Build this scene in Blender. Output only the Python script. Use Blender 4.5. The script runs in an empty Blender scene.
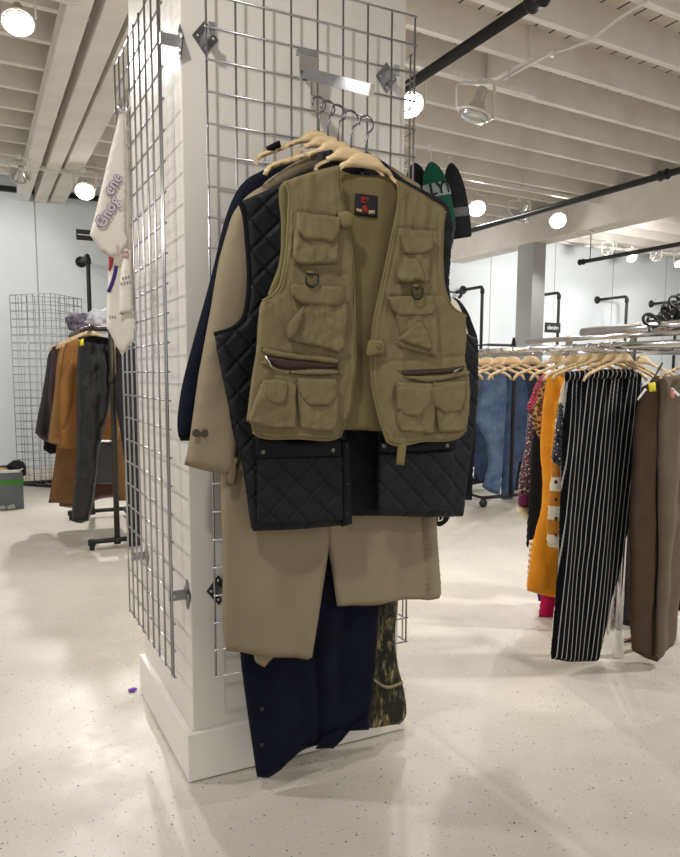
import bpy, bmesh, math, random
import numpy as np
from mathutils import Vector, Matrix, noise
from mathutils.geometry import delaunay_2d_cdt
random.seed(7)
S = bpy.context.scene
COL = S.collection
PI = math.pi
# ------------------------------------------------------------------ camera
F, PITCH, ROLL, YAW, PY = 724.27, .1119, .0046, .4673, 456.98
CAM = np.array([-.5565, -1.8507, 1.1353])
FW = np.array([math.sin(YAW)*math.cos(PITCH), math.cos(YAW)*math.cos(PITCH), -math.sin(PITCH)])
RT = np.array([math.cos(YAW), -math.sin(YAW), 0.])
UP = np.cross(RT, FW)
R2 = RT*math.cos(ROLL)+UP*math.sin(ROLL)
U2 = -RT*math.sin(ROLL)+UP*math.cos(ROLL)
def on(x, y, ax, v):                      # measured point of the photo on a world plane
    d = FW+R2*(x-340)/F-U2*(y-PY)/F
    return CAM+d*((v-CAM[ax])/d[ax])
cd = bpy.data.cameras.new('camera'); cam = bpy.data.objects.new('camera', cd); COL.objects.link(cam)
M = Matrix(((R2[0], U2[0], -FW[0], CAM[0]), (R2[1], U2[1], -FW[1], CAM[1]), (R2[2], U2[2], -FW[2], CAM[2]), (0, 0, 0, 1)))
cam.matrix_world = M
cd.sensor_fit = 'HORIZONTAL'; cd.sensor_width = 36; cd.lens = F/680*36; cd.shift_y = (PY-428.5)/680
cd.clip_start = .05; cd.clip_end = 60
S.camera = cam

# ------------------------------------------------------------------ materials
def lin(c):
    c = c/255
    return c/12.92 if c <= .04045 else ((c+.055)/1.055)**2.4
def rgb(r, g, b): return (lin(r), lin(g), lin(b), 1)
class NT:
    def __init__(s, name):
        s.m = bpy.data.materials.new(name); s.m.use_nodes = True
        s.t = s.m.node_tree; s.b = s.t.nodes['Principled BSDF']
    def n(s, kind, **kw):
        x = s.t.nodes.new(kind)
        for k, v in kw.items():
            if k in x.inputs.keys(): x.inputs[k].default_value = v
            else: setattr(x, k, v)
        return x
    def l(s, a, b): s.t.links.new(a, b)
    def coord(s, which='Object', scale=None, rot=None):
        c = s.n('ShaderNodeTexCoord'); o = c.outputs[which]
        if scale is not None:
            m = s.n('ShaderNodeMapping'); m.inputs['Scale'].default_value = scale
            if rot: m.inputs['Rotation'].default_value = rot
            s.l(o, m.inputs['Vector']); o = m.outputs['Vector']
        return o
    def ramp(s, fac, stops, interp='LINEAR'):
        r = s.n('ShaderNodeValToRGB'); e = r.color_ramp; e.interpolation = interp
        while len(e.elements) < len(stops): e.elements.new(.5)
        for k, (p, c) in enumerate(stops): e.elements[k].position = p; e.elements[k].color = c
        s.l(fac, r.inputs['Fac']); return r.outputs['Color']
    def noise(s, vec, scale, detail=3, rough=.5):
        x = s.n('ShaderNodeTexNoise'); x.inputs['Scale'].default_value = scale; x.inputs['Detail'].default_value = detail
        x.inputs['Roughness'].default_value = rough
        s.l(vec, x.inputs['Vector']); return x.outputs['Fac']
    def voro(s, vec, scale, out='Distance', feature='F1'):
        x = s.n('ShaderNodeTexVoronoi'); x.feature = feature; x.inputs['Scale'].default_value = scale
        s.l(vec, x.inputs['Vector']); return x.outputs[out]
    def mix(s, fac, a, b):
        x = s.n('ShaderNodeMix'); x.data_type = 'RGBA'
        for sock, v in ((x.inputs[0], fac), (x.inputs[6], a), (x.inputs[7], b)):
            if hasattr(v, 'is_output'): s.l(v, sock)
            else: sock.default_value = v
        return x.outputs[2]
    def math(s, op, a, b=None):
        x = s.n('ShaderNodeMath'); x.operation = op
        for sock, v in zip(x.inputs, (a, b)):
            if v is None: continue
            if hasattr(v, 'is_output'): s.l(v, sock)
            else: sock.default_value = v
        return x.outputs[0]
    def bump(s, h, strength=.3, dist=.01):
        b = s.n('ShaderNodeBump'); b.inputs['Strength'].default_value = strength; b.inputs['Distance'].default_value = dist
        s.l(h, b.inputs['Height']); s.l(b.outputs['Normal'], s.b.inputs['Normal'])
    def col(s, c):
        if hasattr(c, 'is_output'): s.l(c, s.b.inputs['Base Color'])
        else: s.b.inputs['Base Color'].default_value = c
    def set(s, **kw):
        for k, v in kw.items(): s.b.inputs[k.replace('_', ' ')].default_value = v
MATS = {}
def fabric(name, c, var=.25, rough=.9, weave=900, scale=10, sheen=.0, bump=.15, folds=.55):
    if name in MATS: return MATS[name]
    t = NT(name); o = t.coord('Object')
    f = t.noise(o, scale, 4); d = tuple(x*(1-var) for x in c[:3])+(1,); e = tuple(min(1, x*(1+var)) for x in c[:3])+(1,)
    t.col(t.ramp(f, [(.3, d), (.7, e)])); t.set(Roughness=rough)
    t.b.inputs['Specular IOR Level'].default_value = .2
    fold = t.n('ShaderNodeTexNoise'); fold.inputs['Scale'].default_value = 26; fold.inputs['Detail'].default_value = 3; fold.inputs['Distortion'].default_value = .6
    t.l(t.coord('Object', (1, 1, .38)), fold.inputs['Vector'])
    h = t.math('ADD', t.math('MULTIPLY', fold.outputs['Fac'], folds), t.math('MULTIPLY', t.noise(o, weave, 2), .06))
    t.bump(h, .35+bump, .012)
    MATS[name] = t.m; return t.m
def plain(name, c, rough=.5, metal=0, bump=0, var=.08, spec=.5):
    if name in MATS: return MATS[name]
    t = NT(name); o = t.coord('Object'); f = t.noise(o, 25, 3)
    d = tuple(x*(1-var) for x in c[:3])+(1,); e = tuple(min(1, x*(1+var)) for x in c[:3])+(1,)
    t.col(t.ramp(f, [(.3, d), (.7, e)])); t.set(Roughness=rough, Metallic=metal)
    t.b.inputs['Specular IOR Level'].default_value = spec
    if bump: t.bump(t.noise(o, 60, 4), bump, .004)
    MATS[name] = t.m; return t.m
chrome = plain('chrome', (.72, .72, .74, 1), .16, 1)
wire_m = plain('zinc_wire', (.50, .50, .52, 1), .3, 1)
steel = plain('brushed_steel', (.42, .42, .43, 1), .38, 1)
darksteel = plain('dark_steel', (.20, .20, .21, 1), .32, 1)
blackpipe = plain('black_iron_pipe', rgb(38, 38, 38), .5, .3)
greypipe = plain('dark_grey_pipe', rgb(66, 64, 58), .5, .4)
blackplastic = plain('black_plastic', rgb(22, 22, 24), .4)
whitemetal = plain('white_enamel', rgb(225, 222, 214), .35)
def wood(name, a, b):
    t = NT(name); o = t.coord('Object', (6, 30, 60)); f = t.noise(o, 3, 4)
    t.col(t.ramp(f, [(.3, a), (.7, b)])); t.set(Roughness=.45); return t.m
beech = wood('beech_wood', rgb(196, 158, 112), rgb(224, 190, 146))
beech2 = wood('pale_beech_wood', rgb(218, 186, 138), rgb(240, 214, 170))
olive = fabric('olive_cotton', rgb(129, 117, 85), .10, .92, 1200, 14, bump=.35, folds=.95)
olive_in = fabric('olive_lining', rgb(120, 109, 74), .08, .92, 1200, 10)
olive_d = fabric('olive_binding', rgb(130, 118, 82), .08, .92, 1200, 14)
def mat_quilt(name, c):
    t = NT(name); u = t.n('ShaderNodeSeparateXYZ'); t.l(t.coord('UV'), u.inputs[0]); o = t.coord('Object')
    x = t.math('MULTIPLY', u.outputs[0], 1/.073); z = t.math('MULTIPLY', u.outputs[1], 1/.073)
    def lines(v): return t.math('MULTIPLY', t.math('PINGPONG', v, .5), 2)
    a = lines(t.math('ADD', x, z)); b = lines(t.math('SUBTRACT', x, z))
    h = t.math('MINIMUM', a, b); puff = t.math('POWER', t.math('MINIMUM', h, .35), .5)
    dark = t.math('LESS_THAN', h, .075)
    f = t.noise(o, 30, 3)
    t.col(t.mix(dark, t.ramp(f, [(.3, tuple(k*.85 for k in c[:3])+(1,)), (.7, tuple(k*1.15 for k in c[:3])+(1,))]), tuple(k*.45 for k in c[:3])+(1,)))
    t.set(Roughness=.6); t.b.inputs['Specular IOR Level'].default_value = .3
    t.bump(t.math('ADD', puff, t.math('MULTIPLY', t.noise(o, 75, 4), .45)), .55, .007); return t.m
quilt = mat_quilt('black_quilted_nylon', rgb(21, 22, 28))
quilt_plain = fabric('black_nylon', rgb(21, 22, 28), .1, .6, 900, 30)
quilt_in = fabric('black_quilt_lining', rgb(18, 19, 26), .15, .7, 900, 40)
tan = fabric('taupe_gabardine', rgb(147, 133, 109), .06, .85, 1500, 6, folds=.25)
tan_in = fabric('taupe_lining', rgb(120, 108, 88), .06, .85, 1500, 6)
navy = fabric('navy_corduroy', rgb(10, 14, 31), .25, .92, 700, 20)
blackcloth = fabric('black_cloth', rgb(20, 20, 22), .2, .9)
creamcloth = fabric('cream_cloth', rgb(222, 216, 196), .05, .9)
brown_lin = plain('zip_tape_brown', rgb(64, 46, 40), .8)
pewter = plain('dull_pewter', rgb(120, 118, 110), .4, .8)
brass = plain('aged_brass', rgb(116, 106, 78), .4, .6)

def mat_camo():
    t = NT('woodland_camouflage'); o = t.coord('Object', (1, 1, .35))
    n1 = t.noise(o, 30, 5, .65); n2 = t.noise(o, 62, 4, .7)
    c1 = t.ramp(n1, [(.36, rgb(26, 24, 18)), (.44, rgb(66, 62, 40)), (.51, rgb(112, 100, 66)), (.58, rgb(150, 106, 62)), (.66, rgb(66, 54, 36))], 'CONSTANT')
    c2 = t.ramp(n2, [(.42, rgb(30, 28, 20)), (.52, rgb(84, 82, 54)), (.61, rgb(160, 140, 100))], 'CONSTANT')
    t.col(t.mix(t.ramp(t.noise(o, 12, 2), [(.45, (0, 0, 0, 1)), (.5, (1, 1, 1, 1))]), c1, c2)); t.set(Roughness=.9)
    return t.m
def mat_stripes(name, base, line, period, width, warp=.004, skew=0.):
    t = NT(name); c = t.coord('UV'); s = t.n('ShaderNodeSeparateXYZ'); t.l(c, s.inputs[0])
    w = t.noise(t.coord('Object', (6, 6, 4)), 1.4, 2)
    u = t.math('ADD', t.math('SUBTRACT', s.outputs[0], t.math('MULTIPLY', s.outputs[1], skew)), t.math('MULTIPLY', t.math('SUBTRACT', w, .5), warp*4))
    fr = t.math('FRACT', t.math('DIVIDE', u, period))
    m = t.math('LESS_THAN', fr, width/period)
    t.col(t.mix(m, base, line)); t.set(Roughness=.9); t.b.inputs['Specular IOR Level'].default_value = .12; return t.m
def mat_bands(name, base, line, period, width):
    t = NT(name); c = t.coord('Object'); s = t.n('ShaderNodeSeparateXYZ'); t.l(c, s.inputs[0])
    fr = t.math('FRACT', t.math('DIVIDE', t.math('ADD', s.outputs[2], 10), period))
    t.col(t.mix(t.math('LESS_THAN', fr, width/period), base, line)); t.set(Roughness=.9); return t.m
def mat_floral():
    t = NT('black_white_floral_print'); o = t.coord('Object')
    s = t.n('ShaderNodeSeparateXYZ'); t.l(o, s.inputs[0])
    v = t.voro(o, 60); nn = t.noise(o, 90, 3)
    p = t.ramp(t.math('ADD', v, t.math('MULTIPLY', nn, .5)), [(.35, rgb(232, 228, 214)), (.48, rgb(24, 24, 28)), (.8, rgb(70, 74, 88))], 'CONSTANT')
    top = t.math('GREATER_THAN', t.math('ADD', s.outputs[2], t.math('MULTIPLY', nn, .05)), .29)
    t.col(t.mix(top, p, rgb(226, 220, 196))); t.set(Roughness=.9); return t.m
def mat_leopard(name, a, b, sc=45):
    t = NT(name); o = t.coord('Object'); v = t.voro(o, sc)
    t.col(t.ramp(v, [(.18, b), (.34, rgb(22, 18, 16)), (.52, a)], 'CONSTANT')); t.set(Roughness=.9); return t.m
def mat_cardigan():
    t = NT('fair_isle_knit'); o = t.coord('Object', (1, 1, 1)); s = t.n('ShaderNodeSeparateXYZ'); t.l(o, s.inputs[0])
    v = t.voro(o, 85); z = s.outputs[2]
    p = t.ramp(v, [(.2, rgb(196, 180, 160)), (.36, rgb(30, 25, 30)), (.52, rgb(104, 50, 72)), (.7, rgb(44, 36, 42))], 'CONSTANT')
    band = t.math('LESS_THAN', t.math('FRACT', t.math('MULTIPLY', z, 16)), .25)
    t.col(t.mix(band, p, rgb(92, 60, 74))); t.set(Roughness=.95); return t.m
def mat_denim(name, c, worn):
    if name in MATS: return MATS[name]
    t = NT(name); o = t.coord('Object'); f = t.noise(o, 9, 4)
    t.col(t.ramp(f, [(.32, c), (.68, worn)])); t.set(Roughness=.9)
    fo = t.n('ShaderNodeTexNoise'); fo.inputs['Scale'].default_value = 14; fo.inputs['Detail'].default_value = 4; fo.inputs['Distortion'].default_value = 1.2; t.l(t.coord('Object', (1, 1, .6)), fo.inputs['Vector']); t.bump(fo.outputs['Fac'], .8, .03); MATS[name] = t.m; return t.m
def mat_check():
    t = NT('mustard_white_check'); o = t.coord('Object'); s = t.n('ShaderNodeSeparateXYZ'); t.l(o, s.inputs[0])
    fz = t.math('LESS_THAN', t.math('FRACT', t.math('DIVIDE', t.math('ADD', s.outputs[2], 10.0), .118)), .47)
    t.col(t.mix(fz, rgb(190, 124, 34), rgb(226, 216, 196))); t.set(Roughness=.9); return t.m
def mat_floor():
    t = NT('polished_speckled_concrete'); o = t.coord('Object')
    big = t.noise(o, .9, 6, .6); mid = t.noise(o, 7, 5, .6)
    base = t.ramp(big, [(.3, rgb(192, 186, 172)), (.5, rgb(212, 206, 193)), (.72, rgb(224, 219, 207))])
    base = t.mix(t.math('MULTIPLY', mid, .25), base, rgb(196, 192, 184))
    def specks(sc, thr, c, b, keep):
        x = t.n('ShaderNodeTexVoronoi'); x.inputs['Scale'].default_value = sc; t.l(o, x.inputs['Vector'])
        sep = t.n('ShaderNodeSeparateColor'); t.l(x.outputs['Color'], sep.inputs[0])
        k = t.math('MULTIPLY', t.math('LESS_THAN', x.outputs['Distance'], t.math('MULTIPLY', sep.outputs[1], thr)), t.math('LESS_THAN', sep.outputs[0], keep))
        return t.mix(k, b, c)
    base = specks(85, .26, rgb(96, 88, 78), base, .22)
    base = specks(150, .30, rgb(136, 114, 92), base, .20)
    base = specks(110, .26, rgb(238, 236, 230), base, .10)
    base = specks(40, .15, rgb(66, 60, 52), base, .16)
    t.col(base); t.l(t.ramp(mid, [(.3, (.34, .34, .34, 1)), (.7, (.5, .5, .5, 1))]), t.b.inputs['Roughness'])
    t.b.inputs['Specular IOR Level'].default_value = .4
    t.bump(t.noise(o, 30, 4), .05, .01); return t.m
def mat_paint(name, c, rough=.5, bump=.05, sc=30, var=.04):
    t = NT(name); o = t.coord('Object'); f = t.noise(o, 1.3, 5)
    d = tuple(x*(1-var) for x in c[:3])+(1,)
    t.col(t.ramp(f, [(.35, d), (.65, c)])); t.set(Roughness=rough); t.bump(t.noise(o, sc, 5), bump, .01); return t.m
def mat_beam():
    t = NT('painted_rough_timber'); o = t.coord('Object', (1, 1, 1)); f = t.noise(o, 3, 6, .65); g = t.noise(o, 24, 4)
    c = t.ramp(f, [(.3, rgb(226, 219, 209)), (.55, rgb(241, 236, 229)), (.75, rgb(245, 241, 235))])
    t.col(t.mix(t.math('MULTIPLY', g, .3), c, rgb(216, 206, 192))); t.set(Roughness=.7); t.bump(g, .25, .01); return t.m
def mat_deck():
    t = NT('painted_board_ceiling'); o = t.coord('Object'); s = t.n('ShaderNodeSeparateXYZ'); t.l(o, s.inputs[0])
    gap = t.math('LESS_THAN', t.math('FRACT', t.math('DIVIDE', t.math('ADD', s.outputs[0], 50), .145)), .10)
    f = t.noise(o, 2.2, 4)
    t.col(t.mix(gap, t.ramp(f, [(.3, rgb(204, 196, 184)), (.7, rgb(222, 215, 205))]), rgb(60, 52, 44))); t.set(Roughness=.8); return t.m
def mat_wallpanel():
    t = NT('white_wall_panels'); o = t.coord('Object'); s = t.n('ShaderNodeSeparateXYZ'); t.l(o, s.inputs[0])
    gap = t.math('LESS_THAN', t.math('FRACT', t.math('DIVIDE', t.math('ADD', s.outputs[0], 49.53), 1.22)), .012)
    f = t.noise(o, .7, 4)
    t.col(t.mix(gap, t.ramp(f, [(.3, rgb(221, 228, 233)), (.7, rgb(229, 235, 239))]), rgb(170, 168, 164))); t.set(Roughness=.6); return t.m
def mat_emit(name, c, st):
    t = NT(name); t.b.inputs['Emission Color'].default_value = c; t.b.inputs['Emission Strength'].default_value = st
    t.col((.8, .8, .8, 1)); return t.m
floor_m = mat_floor(); col_m = mat_paint('white_column_paint', rgb(226, 221, 213), .45); base_m = mat_paint('white_baseboard_paint', rgb(232, 228, 221), .4)
beam_m = mat_beam(); deck_m = mat_deck(); wall_m = mat_wallpanel(); pil_m = mat_paint('grey_pillar_paint', rgb(184, 184, 184), .6)
lens_m = mat_emit('lit_lens', (1, .95, .88, 1), 26)

# ------------------------------------------------------------------ object helpers
WL = {}
def thing(name, label, cat, loc=(0, 0, 0), group=None):
    o = bpy.data.objects.new(name, None); COL.objects.link(o); o.empty_display_size = .05
    o.location = loc; WL[o] = Vector(loc); o['label'] = label; o['category'] = cat
    if group: o['group'] = group
    return o
def tag(o, label, cat, group=None):
    o['label'] = label; o['category'] = cat
    if group: o['group'] = group
    return o
def mesh_obj(name, verts, faces, mat, parent=None, smooth=True, loc=None, uvs=None, struct=False):
    if parent is not None: base = WL[parent]
    else: base = Vector(loc) if loc is not None else Vector((0, 0, 0))
    me = bpy.data.meshes.new(name)
    me.from_pydata([Vector(v)-base for v in verts], [], faces); me.update()
    bm = bmesh.new(); bm.from_mesh(me); bmesh.ops.recalc_face_normals(bm, faces=bm.faces)
    bm.to_mesh(me); bm.free()
    if smooth:
        me.polygons.foreach_set('use_smooth', [True]*len(me.polygons))
    if uvs is not None:
        ul = me.uv_layers.new(name='UVMap')
        li = np.zeros(len(me.loops), dtype=np.int32); me.loops.foreach_get('vertex_index', li)
        ul.data.foreach_set('uv', np.asarray(uvs, dtype=np.float32)[li].ravel())
    for m in (mat if isinstance(mat, list) else [mat]): me.materials.append(m)
    o = bpy.data.objects.new(name, me); COL.objects.link(o)
    if parent is not None: o.parent = parent
    else: o.location = base
    WL[o] = base
    if struct: o['kind'] = 'structure'
    return o
class MB:
    def __init__(s): s.v = []; s.f = []
    def add(s, v, f):
        k = len(s.v); s.v += [tuple(x) for x in v]; s.f += [tuple(i+k for i in q) for q in f]; return s
    def box(s, lo, hi, bev=0):
        x0, y0, z0 = lo; x1, y1, z1 = hi
        if not bev:
            return s.add([(x0, y0, z0), (x1, y0, z0), (x1, y1, z0), (x0, y1, z0), (x0, y0, z1), (x1, y0, z1), (x1, y1, z1), (x0, y1, z1)],
                         [(0, 3, 2, 1), (4, 5, 6, 7), (0, 1, 5, 4), (1, 2, 6, 5), (2, 3, 7, 6), (3, 0, 4, 7)])
        b = bmesh.new(); bmesh.ops.create_cube(b, size=1)
        for q in b.verts: q.co = Vector(((x0+x1)/2+q.co.x*(x1-x0), (y0+y1)/2+q.co.y*(y1-y0), (z0+z1)/2+q.co.z*(z1-z0)))
        bmesh.ops.bevel(b, geom=b.edges[:], offset=bev, segments=2, affect='EDGES', profile=.5)
        b.verts.index_update(); s.add([q.co.copy() for q in b.verts], [[q.index for q in f.verts] for f in b.faces]); b.free(); return s
    def tube(s, pts, r, n=8, closed=False, caps=True, flat=None):
        pts = [Vector(p) for p in pts]; N = len(pts); rings = []
        up = None
        for i, p in enumerate(pts):
            a = pts[(i-1) % N] if (closed or i > 0) else p; b = pts[(i+1) % N] if (closed or i < N-1) else p
            d = (b-a)
            d = d.normalized() if d.length > 1e-9 else Vector((0, 0, 1))
            if up is None:
                up = Vector((0, 0, 1)) if abs(d.z) < .9 else Vector((0, 1, 0))
            x = d.cross(up)
            if x.length < 1e-6: x = d.cross(Vector((1, 0, 0)))
            x.normalize(); y = x.cross(d).normalized(); up = y
            ra = r[i] if isinstance(r, (list, tuple)) else r
            rb = ra*(flat or 1)
            rings.append([p+x*math.cos(2*PI*k/n)*ra+y*math.sin(2*PI*k/n)*rb for k in range(n)])
        v = [q for R in rings for q in R]; f = []
        for i in range(N if closed else N-1):
            j = (i+1) % N
            for k in range(n):
                f.append((i*n+k, i*n+(k+1) % n, j*n+(k+1) % n, j*n+k))
        if caps and not closed:
            f.append(tuple(range(n-1, -1, -1))); f.append(tuple((N-1)*n+k for k in range(n)))
        return s.add(v, f)
    def lathe(s, prof, o=(0, 0, 0), axis=(0, 0, 1), n=20):
        ax = Vector(axis).normalized(); q = ax.to_track_quat('Z', 'Y').to_matrix(); o = Vector(o)
        v = []; f = []
        for r, h in prof:
            for k in range(n): v.append(o+q @ Vector((r*math.cos(2*PI*k/n), r*math.sin(2*PI*k/n), h)))
        for i in range(len(prof)-1):
            for k in range(n): f.append((i*n+k, i*n+(k+1) % n, (i+1)*n+(k+1) % n, (i+1)*n+k))
        f.append(tuple(range(n-1, -1, -1))); f.append(tuple((len(prof)-1)*n+k for k in range(n)))
        return s.add(v, f)
    def out(s, name, mat, parent=None, smooth=True, **k): return mesh_obj(name, s.v, s.f, mat, parent, smooth, **k)
def arc(c, r, a0, a1, n, plane='xz'):
    o = []
    for i in range(n+1):
        a = a0+(a1-a0)*i/n; x, y = r*math.cos(a), r*math.sin(a)
        o.append(Vector(c)+(Vector((x, 0, y)) if plane == 'xz' else Vector((x, y, 0)) if plane == 'xy' else Vector((0, x, y))))
    return o
def bend(pts, r=.03, n=5):
    pts = [Vector(p) for p in pts]; o = [pts[0]]
    for i in range(1, len(pts)-1):
        a = (pts[i-1]-pts[i]).normalized(); b = (pts[i+1]-pts[i]).normalized()
        p0 = pts[i]+a*r; p1 = pts[i]+b*r
        for k in range(n+1):
            t = k/n; o.append(p0*(1-t)**2+pts[i]*2*t*(1-t)+p1*t*t)
    return o+[pts[-1]]

# ---------------------------------------------------------------- cloth
def resample(poly, step, closed=True, smooth=True):
    P = [np.array(p, float) for p in poly]; N = len(P); o = []
    for i in range(N if closed else N-1):
        a, b = P[i], P[(i+1) % N]; L = np.linalg.norm(b-a); k = max(1, int(round(L/step)))
        if smooth:
            pa = P[(i-1) % N] if (closed or i > 0) else a; pb = P[(i+2) % N] if (closed or i < N-2) else b
            def tang(p, q, r):     # sharp corners stay sharp
                d1 = q-p; d2 = r-q; n1 = np.linalg.norm(d1); n2 = np.linalg.norm(d2)
                if n1 < 1e-9 or n2 < 1e-9: return None
                return (d1/n1+d2/n2)/2 if np.dot(d1, d2)/(n1*n2) > .72 else None
            t0 = tang(pa, a, b); t1 = tang(a, b, pb)
            t0 = (b-a)/max(L, 1e-9) if t0 is None else t0; t1 = (b-a)/max(L, 1e-9) if t1 is None else t1
            for j in range(k):
                t = j/k; h00 = 2*t**3-3*t*t+1; h10 = t**3-2*t*t+t; h01 = -2*t**3+3*t*t; h11 = t**3-t*t
                o.append(h00*a+h10*L*t0+h01*b+h11*L*t1)
        else:
            for j in range(k): o.append(a+(b-a)*j/k)
    if not closed: o.append(P[-1])
    return np.array(o)
def seg_dist(P, poly, closed=True):
    best = np.full(len(P), 1e9); N = len(poly)
    for i in range(N if closed else N-1):
        a = poly[i]; d = poly[(i+1) % N]-a; L = d@d+1e-12
        t = np.clip(((P-a)@d)/L, 0, 1); q = P-a-t[:, None]*d
        best = np.minimum(best, np.sqrt((q*q).sum(1)))
    return best
def inside(P, poly):
    r = np.zeros(len(P), bool); N = len(poly)
    for i in range(N):
        a = poly[i]; b = poly[(i+1) % N]
        if abs(a[1]-b[1]) < 1e-12: continue
        c = ((a[1] > P[:, 1]) != (b[1] > P[:, 1])) & (P[:, 0] < (b[0]-a[0])*(P[:, 1]-a[1])/(b[1]-a[1])+a[0])
        r ^= c
    return r
def wr(P, fx, fz, seed, oct=2):
    return np.array([noise.noise(Vector((p[0]*fx+seed*3.7, p[1]*fz-seed*1.3, seed*7.1))) + (.5*noise.noise(Vector((p[0]*fx*2.3+seed, p[1]*fz*2.3, seed*3.3))) if oct > 1 else 0) for p in P])
def creased(P, fx, fz, seed):
    o = []
    for p in P:
        a = noise.noise(Vector((p[0]*fx+seed*2.1, p[1]*fz+seed, seed*5.3))); b = noise.noise(Vector((p[0]*fx*.7-p[1]*fz*1.6+seed, p[1]*fz*1.5, seed*1.9)))
        o.append((1-abs(a)*2.2)*.6-.3+(1-abs(b)*2.4)*.5-.25)
    return np.array(o)
def quad_pts(poly, step):
    return resample(poly, step)
def cloth(name, poly, y, t, mat, parent=None, res=.012, rnd=None, wrk=.004, fx=14, fz=4, seed=None, extra=None, back=1., grooves=(), loc=None, sm=True, edge_extra=True):
    """a sewn panel with real thickness hanging in the plane y; poly holds x,z points in metres"""
    seed = seed if seed is not None else random.random()*50
    B = resample(poly, res, smooth=sm)
    # drop near duplicates
    keep = [0]
    for i in range(1, len(B)):
        if np.linalg.norm(B[i]-B[keep[-1]]) > res*.25: keep.append(i)
    B = B[keep]
    lo = B.min(0); hi = B.max(0); pts = []
    rows = int((hi[1]-lo[1])/(res*.87))+1
    for r in range(rows):
        zz = lo[1]+(r+.5)*res*.87
        n = int((hi[0]-lo[0])/res)+2
        for k in range(n): pts.append((lo[0]+(k+(.5 if r % 2 else 0))*res, zz))
    G = np.array(pts); G = G[inside(G, B)]
    if len(G): G = G[seg_dist(G, B) > res*.55]
    V2 = np.vstack([B, G]) if len(G) else B
    nb = len(B)
    R = delaunay_2d_cdt([Vector(p) for p in V2], [], [list(range(nb))], 1, 1e-6)
    V2 = np.array([tuple(p) for p in R[0]]); tri = [tuple(f) for f in R[2]]
    D = seg_dist(V2, B); rnd = rnd or t*1.3
    prof = np.sqrt(np.clip(1-(1-np.clip(D/rnd, 0, 1))**2, 0, 1))
    off = wrk*(wr(V2, fx, fz, seed)*.8-.55*creased(V2, fx*.9, fz*1.3, seed)) if wrk else np.zeros(len(V2))
    if extra is not None: off = off+extra(V2)
    gr = np.zeros(len(V2))
    for g in grooves:
        gp, w, dep = g; d = seg_dist(V2, np.array(gp, float), False); gr += dep*np.exp(-(d/w)**2)
    isb = D < 1e-5
    # outward normal is -y (towards the shop floor)
    front = -(t*prof)+off*1.0+gr
    bk = (t*back*prof)+off*.8
    n = len(V2); vid = {}
    verts = []; uvs = []
    for i in range(n):
        if isb[i]:
            verts.append((V2[i, 0], y+off[i], V2[i, 1])); uvs.append(V2[i])
        else:
            verts.append((V2[i, 0], y+front[i], V2[i, 1])); uvs.append(V2[i])
    bmap = {}
    for i in range(n):
        if isb[i]: bmap[i] = i
        else:
            bmap[i] = len(verts); verts.append((V2[i, 0], y+bk[i], V2[i, 1])); uvs.append(V2[i])
    faces = list(tri)+[tuple(bmap[i] for i in reversed(f)) for f in tri]
    faces = [f for f in faces if len(set(f)) == 3]
    seen = set(); ff = []
    for f in faces:
        k = tuple(sorted(f))
        if k in seen: continue
        seen.add(k); ff.append(f)
    if parent is None and loc is None:
        loc = ((lo[0]+hi[0])/2, y, lo[1])
    return mesh_obj(name, verts, ff, mat, parent, True, loc=loc, uvs=uvs)
def P(pts, y): return [tuple(on(a, b, 1, y)[[0, 2]]) for a, b in pts]
def CR(pts, s, x0, y0): return [(x0+a/s, y0+b/s) for a, b in pts]

# ================================================================== SETTING
def slab(name, lo, hi, m, bev=0, **k):
    return MB().box(lo, hi, bev).out(name, m, None, False, loc=((lo[0]+hi[0])/2, (lo[1]+hi[1])/2, lo[2]), struct=True)
slab('floor', (-5, -4.2, -.1), (14, 6.95, 0), floor_m)
slab('wall_back', (-5, 6.75, 0), (14, 6.95, 3.29), wall_m)
ceil = slab('ceiling', (-5, -4.2, 3.29), (14, 6.95, 3.40), deck_m)
SL = .065
k = 0
jy = -3.6
while jy < 6.7:
    def Y(x): return jy+SL*(x-3)+.0
    x0, x1 = -5, 14
    v = []
    for (x, yy) in ((x0, Y(x0)), (x1, Y(x1))):
        yy = min(yy, 6.70)
        for dy in (-.024, .024):
            for z in (3.09, 3.29): v.append((x, yy+dy, z))
    if Y(x0) < 6.6:
        MB().add(v, [(0, 4, 5, 1), (2, 3, 7, 6), (0, 2, 6, 4), (1, 5, 7, 3), (0, 1, 3, 2), (4, 6, 7, 5)]).out('joist', beam_m, ceil, False)
    jy += .425
slab('trim_1', (5.45, .6, 2.72), (5.72, 6.75, 3.09), beam_m, .008)
slab('trim_2', (-.055, -1.2, 2.96), (.065, 6.75, 3.09), beam_m, .008)
slab('trim_3', (.115, .72, 2.96), (.235, 6.75, 3.09), beam_m, .008)
slab('trim_4', (.27, .72, 2.985), (.43, 6.75, 3.09), beam_m, .008)
slab('trim_5', (-5, 6.70, 3.035), (.9, 6.75, 3.088), blackpipe)
slab('wall_pillar', (5.46, 5.0, 0), (5.66, 5.28, 2.72), pil_m, .006)
X0, X1, Y0, Y1 = -.05, .618, .06, .70
slab('wall_column', (X0, Y0, 0), (X1, Y1, 3.09), col_m, .004)
def bb(name, lo, hi): slab(name, lo, hi, base_m, .003)
BH = .142
bb('baseboard_front', (X0-.02, Y0-.02, .004), (X1+.02, Y0, BH))
bb('baseboard_left', (X0-.02, Y0, .004), (X0, Y1, BH))
bb('baseboard_right', (X1, Y0, .004), (X1+.02, Y1, BH))
slab('baseboard_back', (-5, 6.735, 0), (14, 6.75, .12), base_m)

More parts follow.
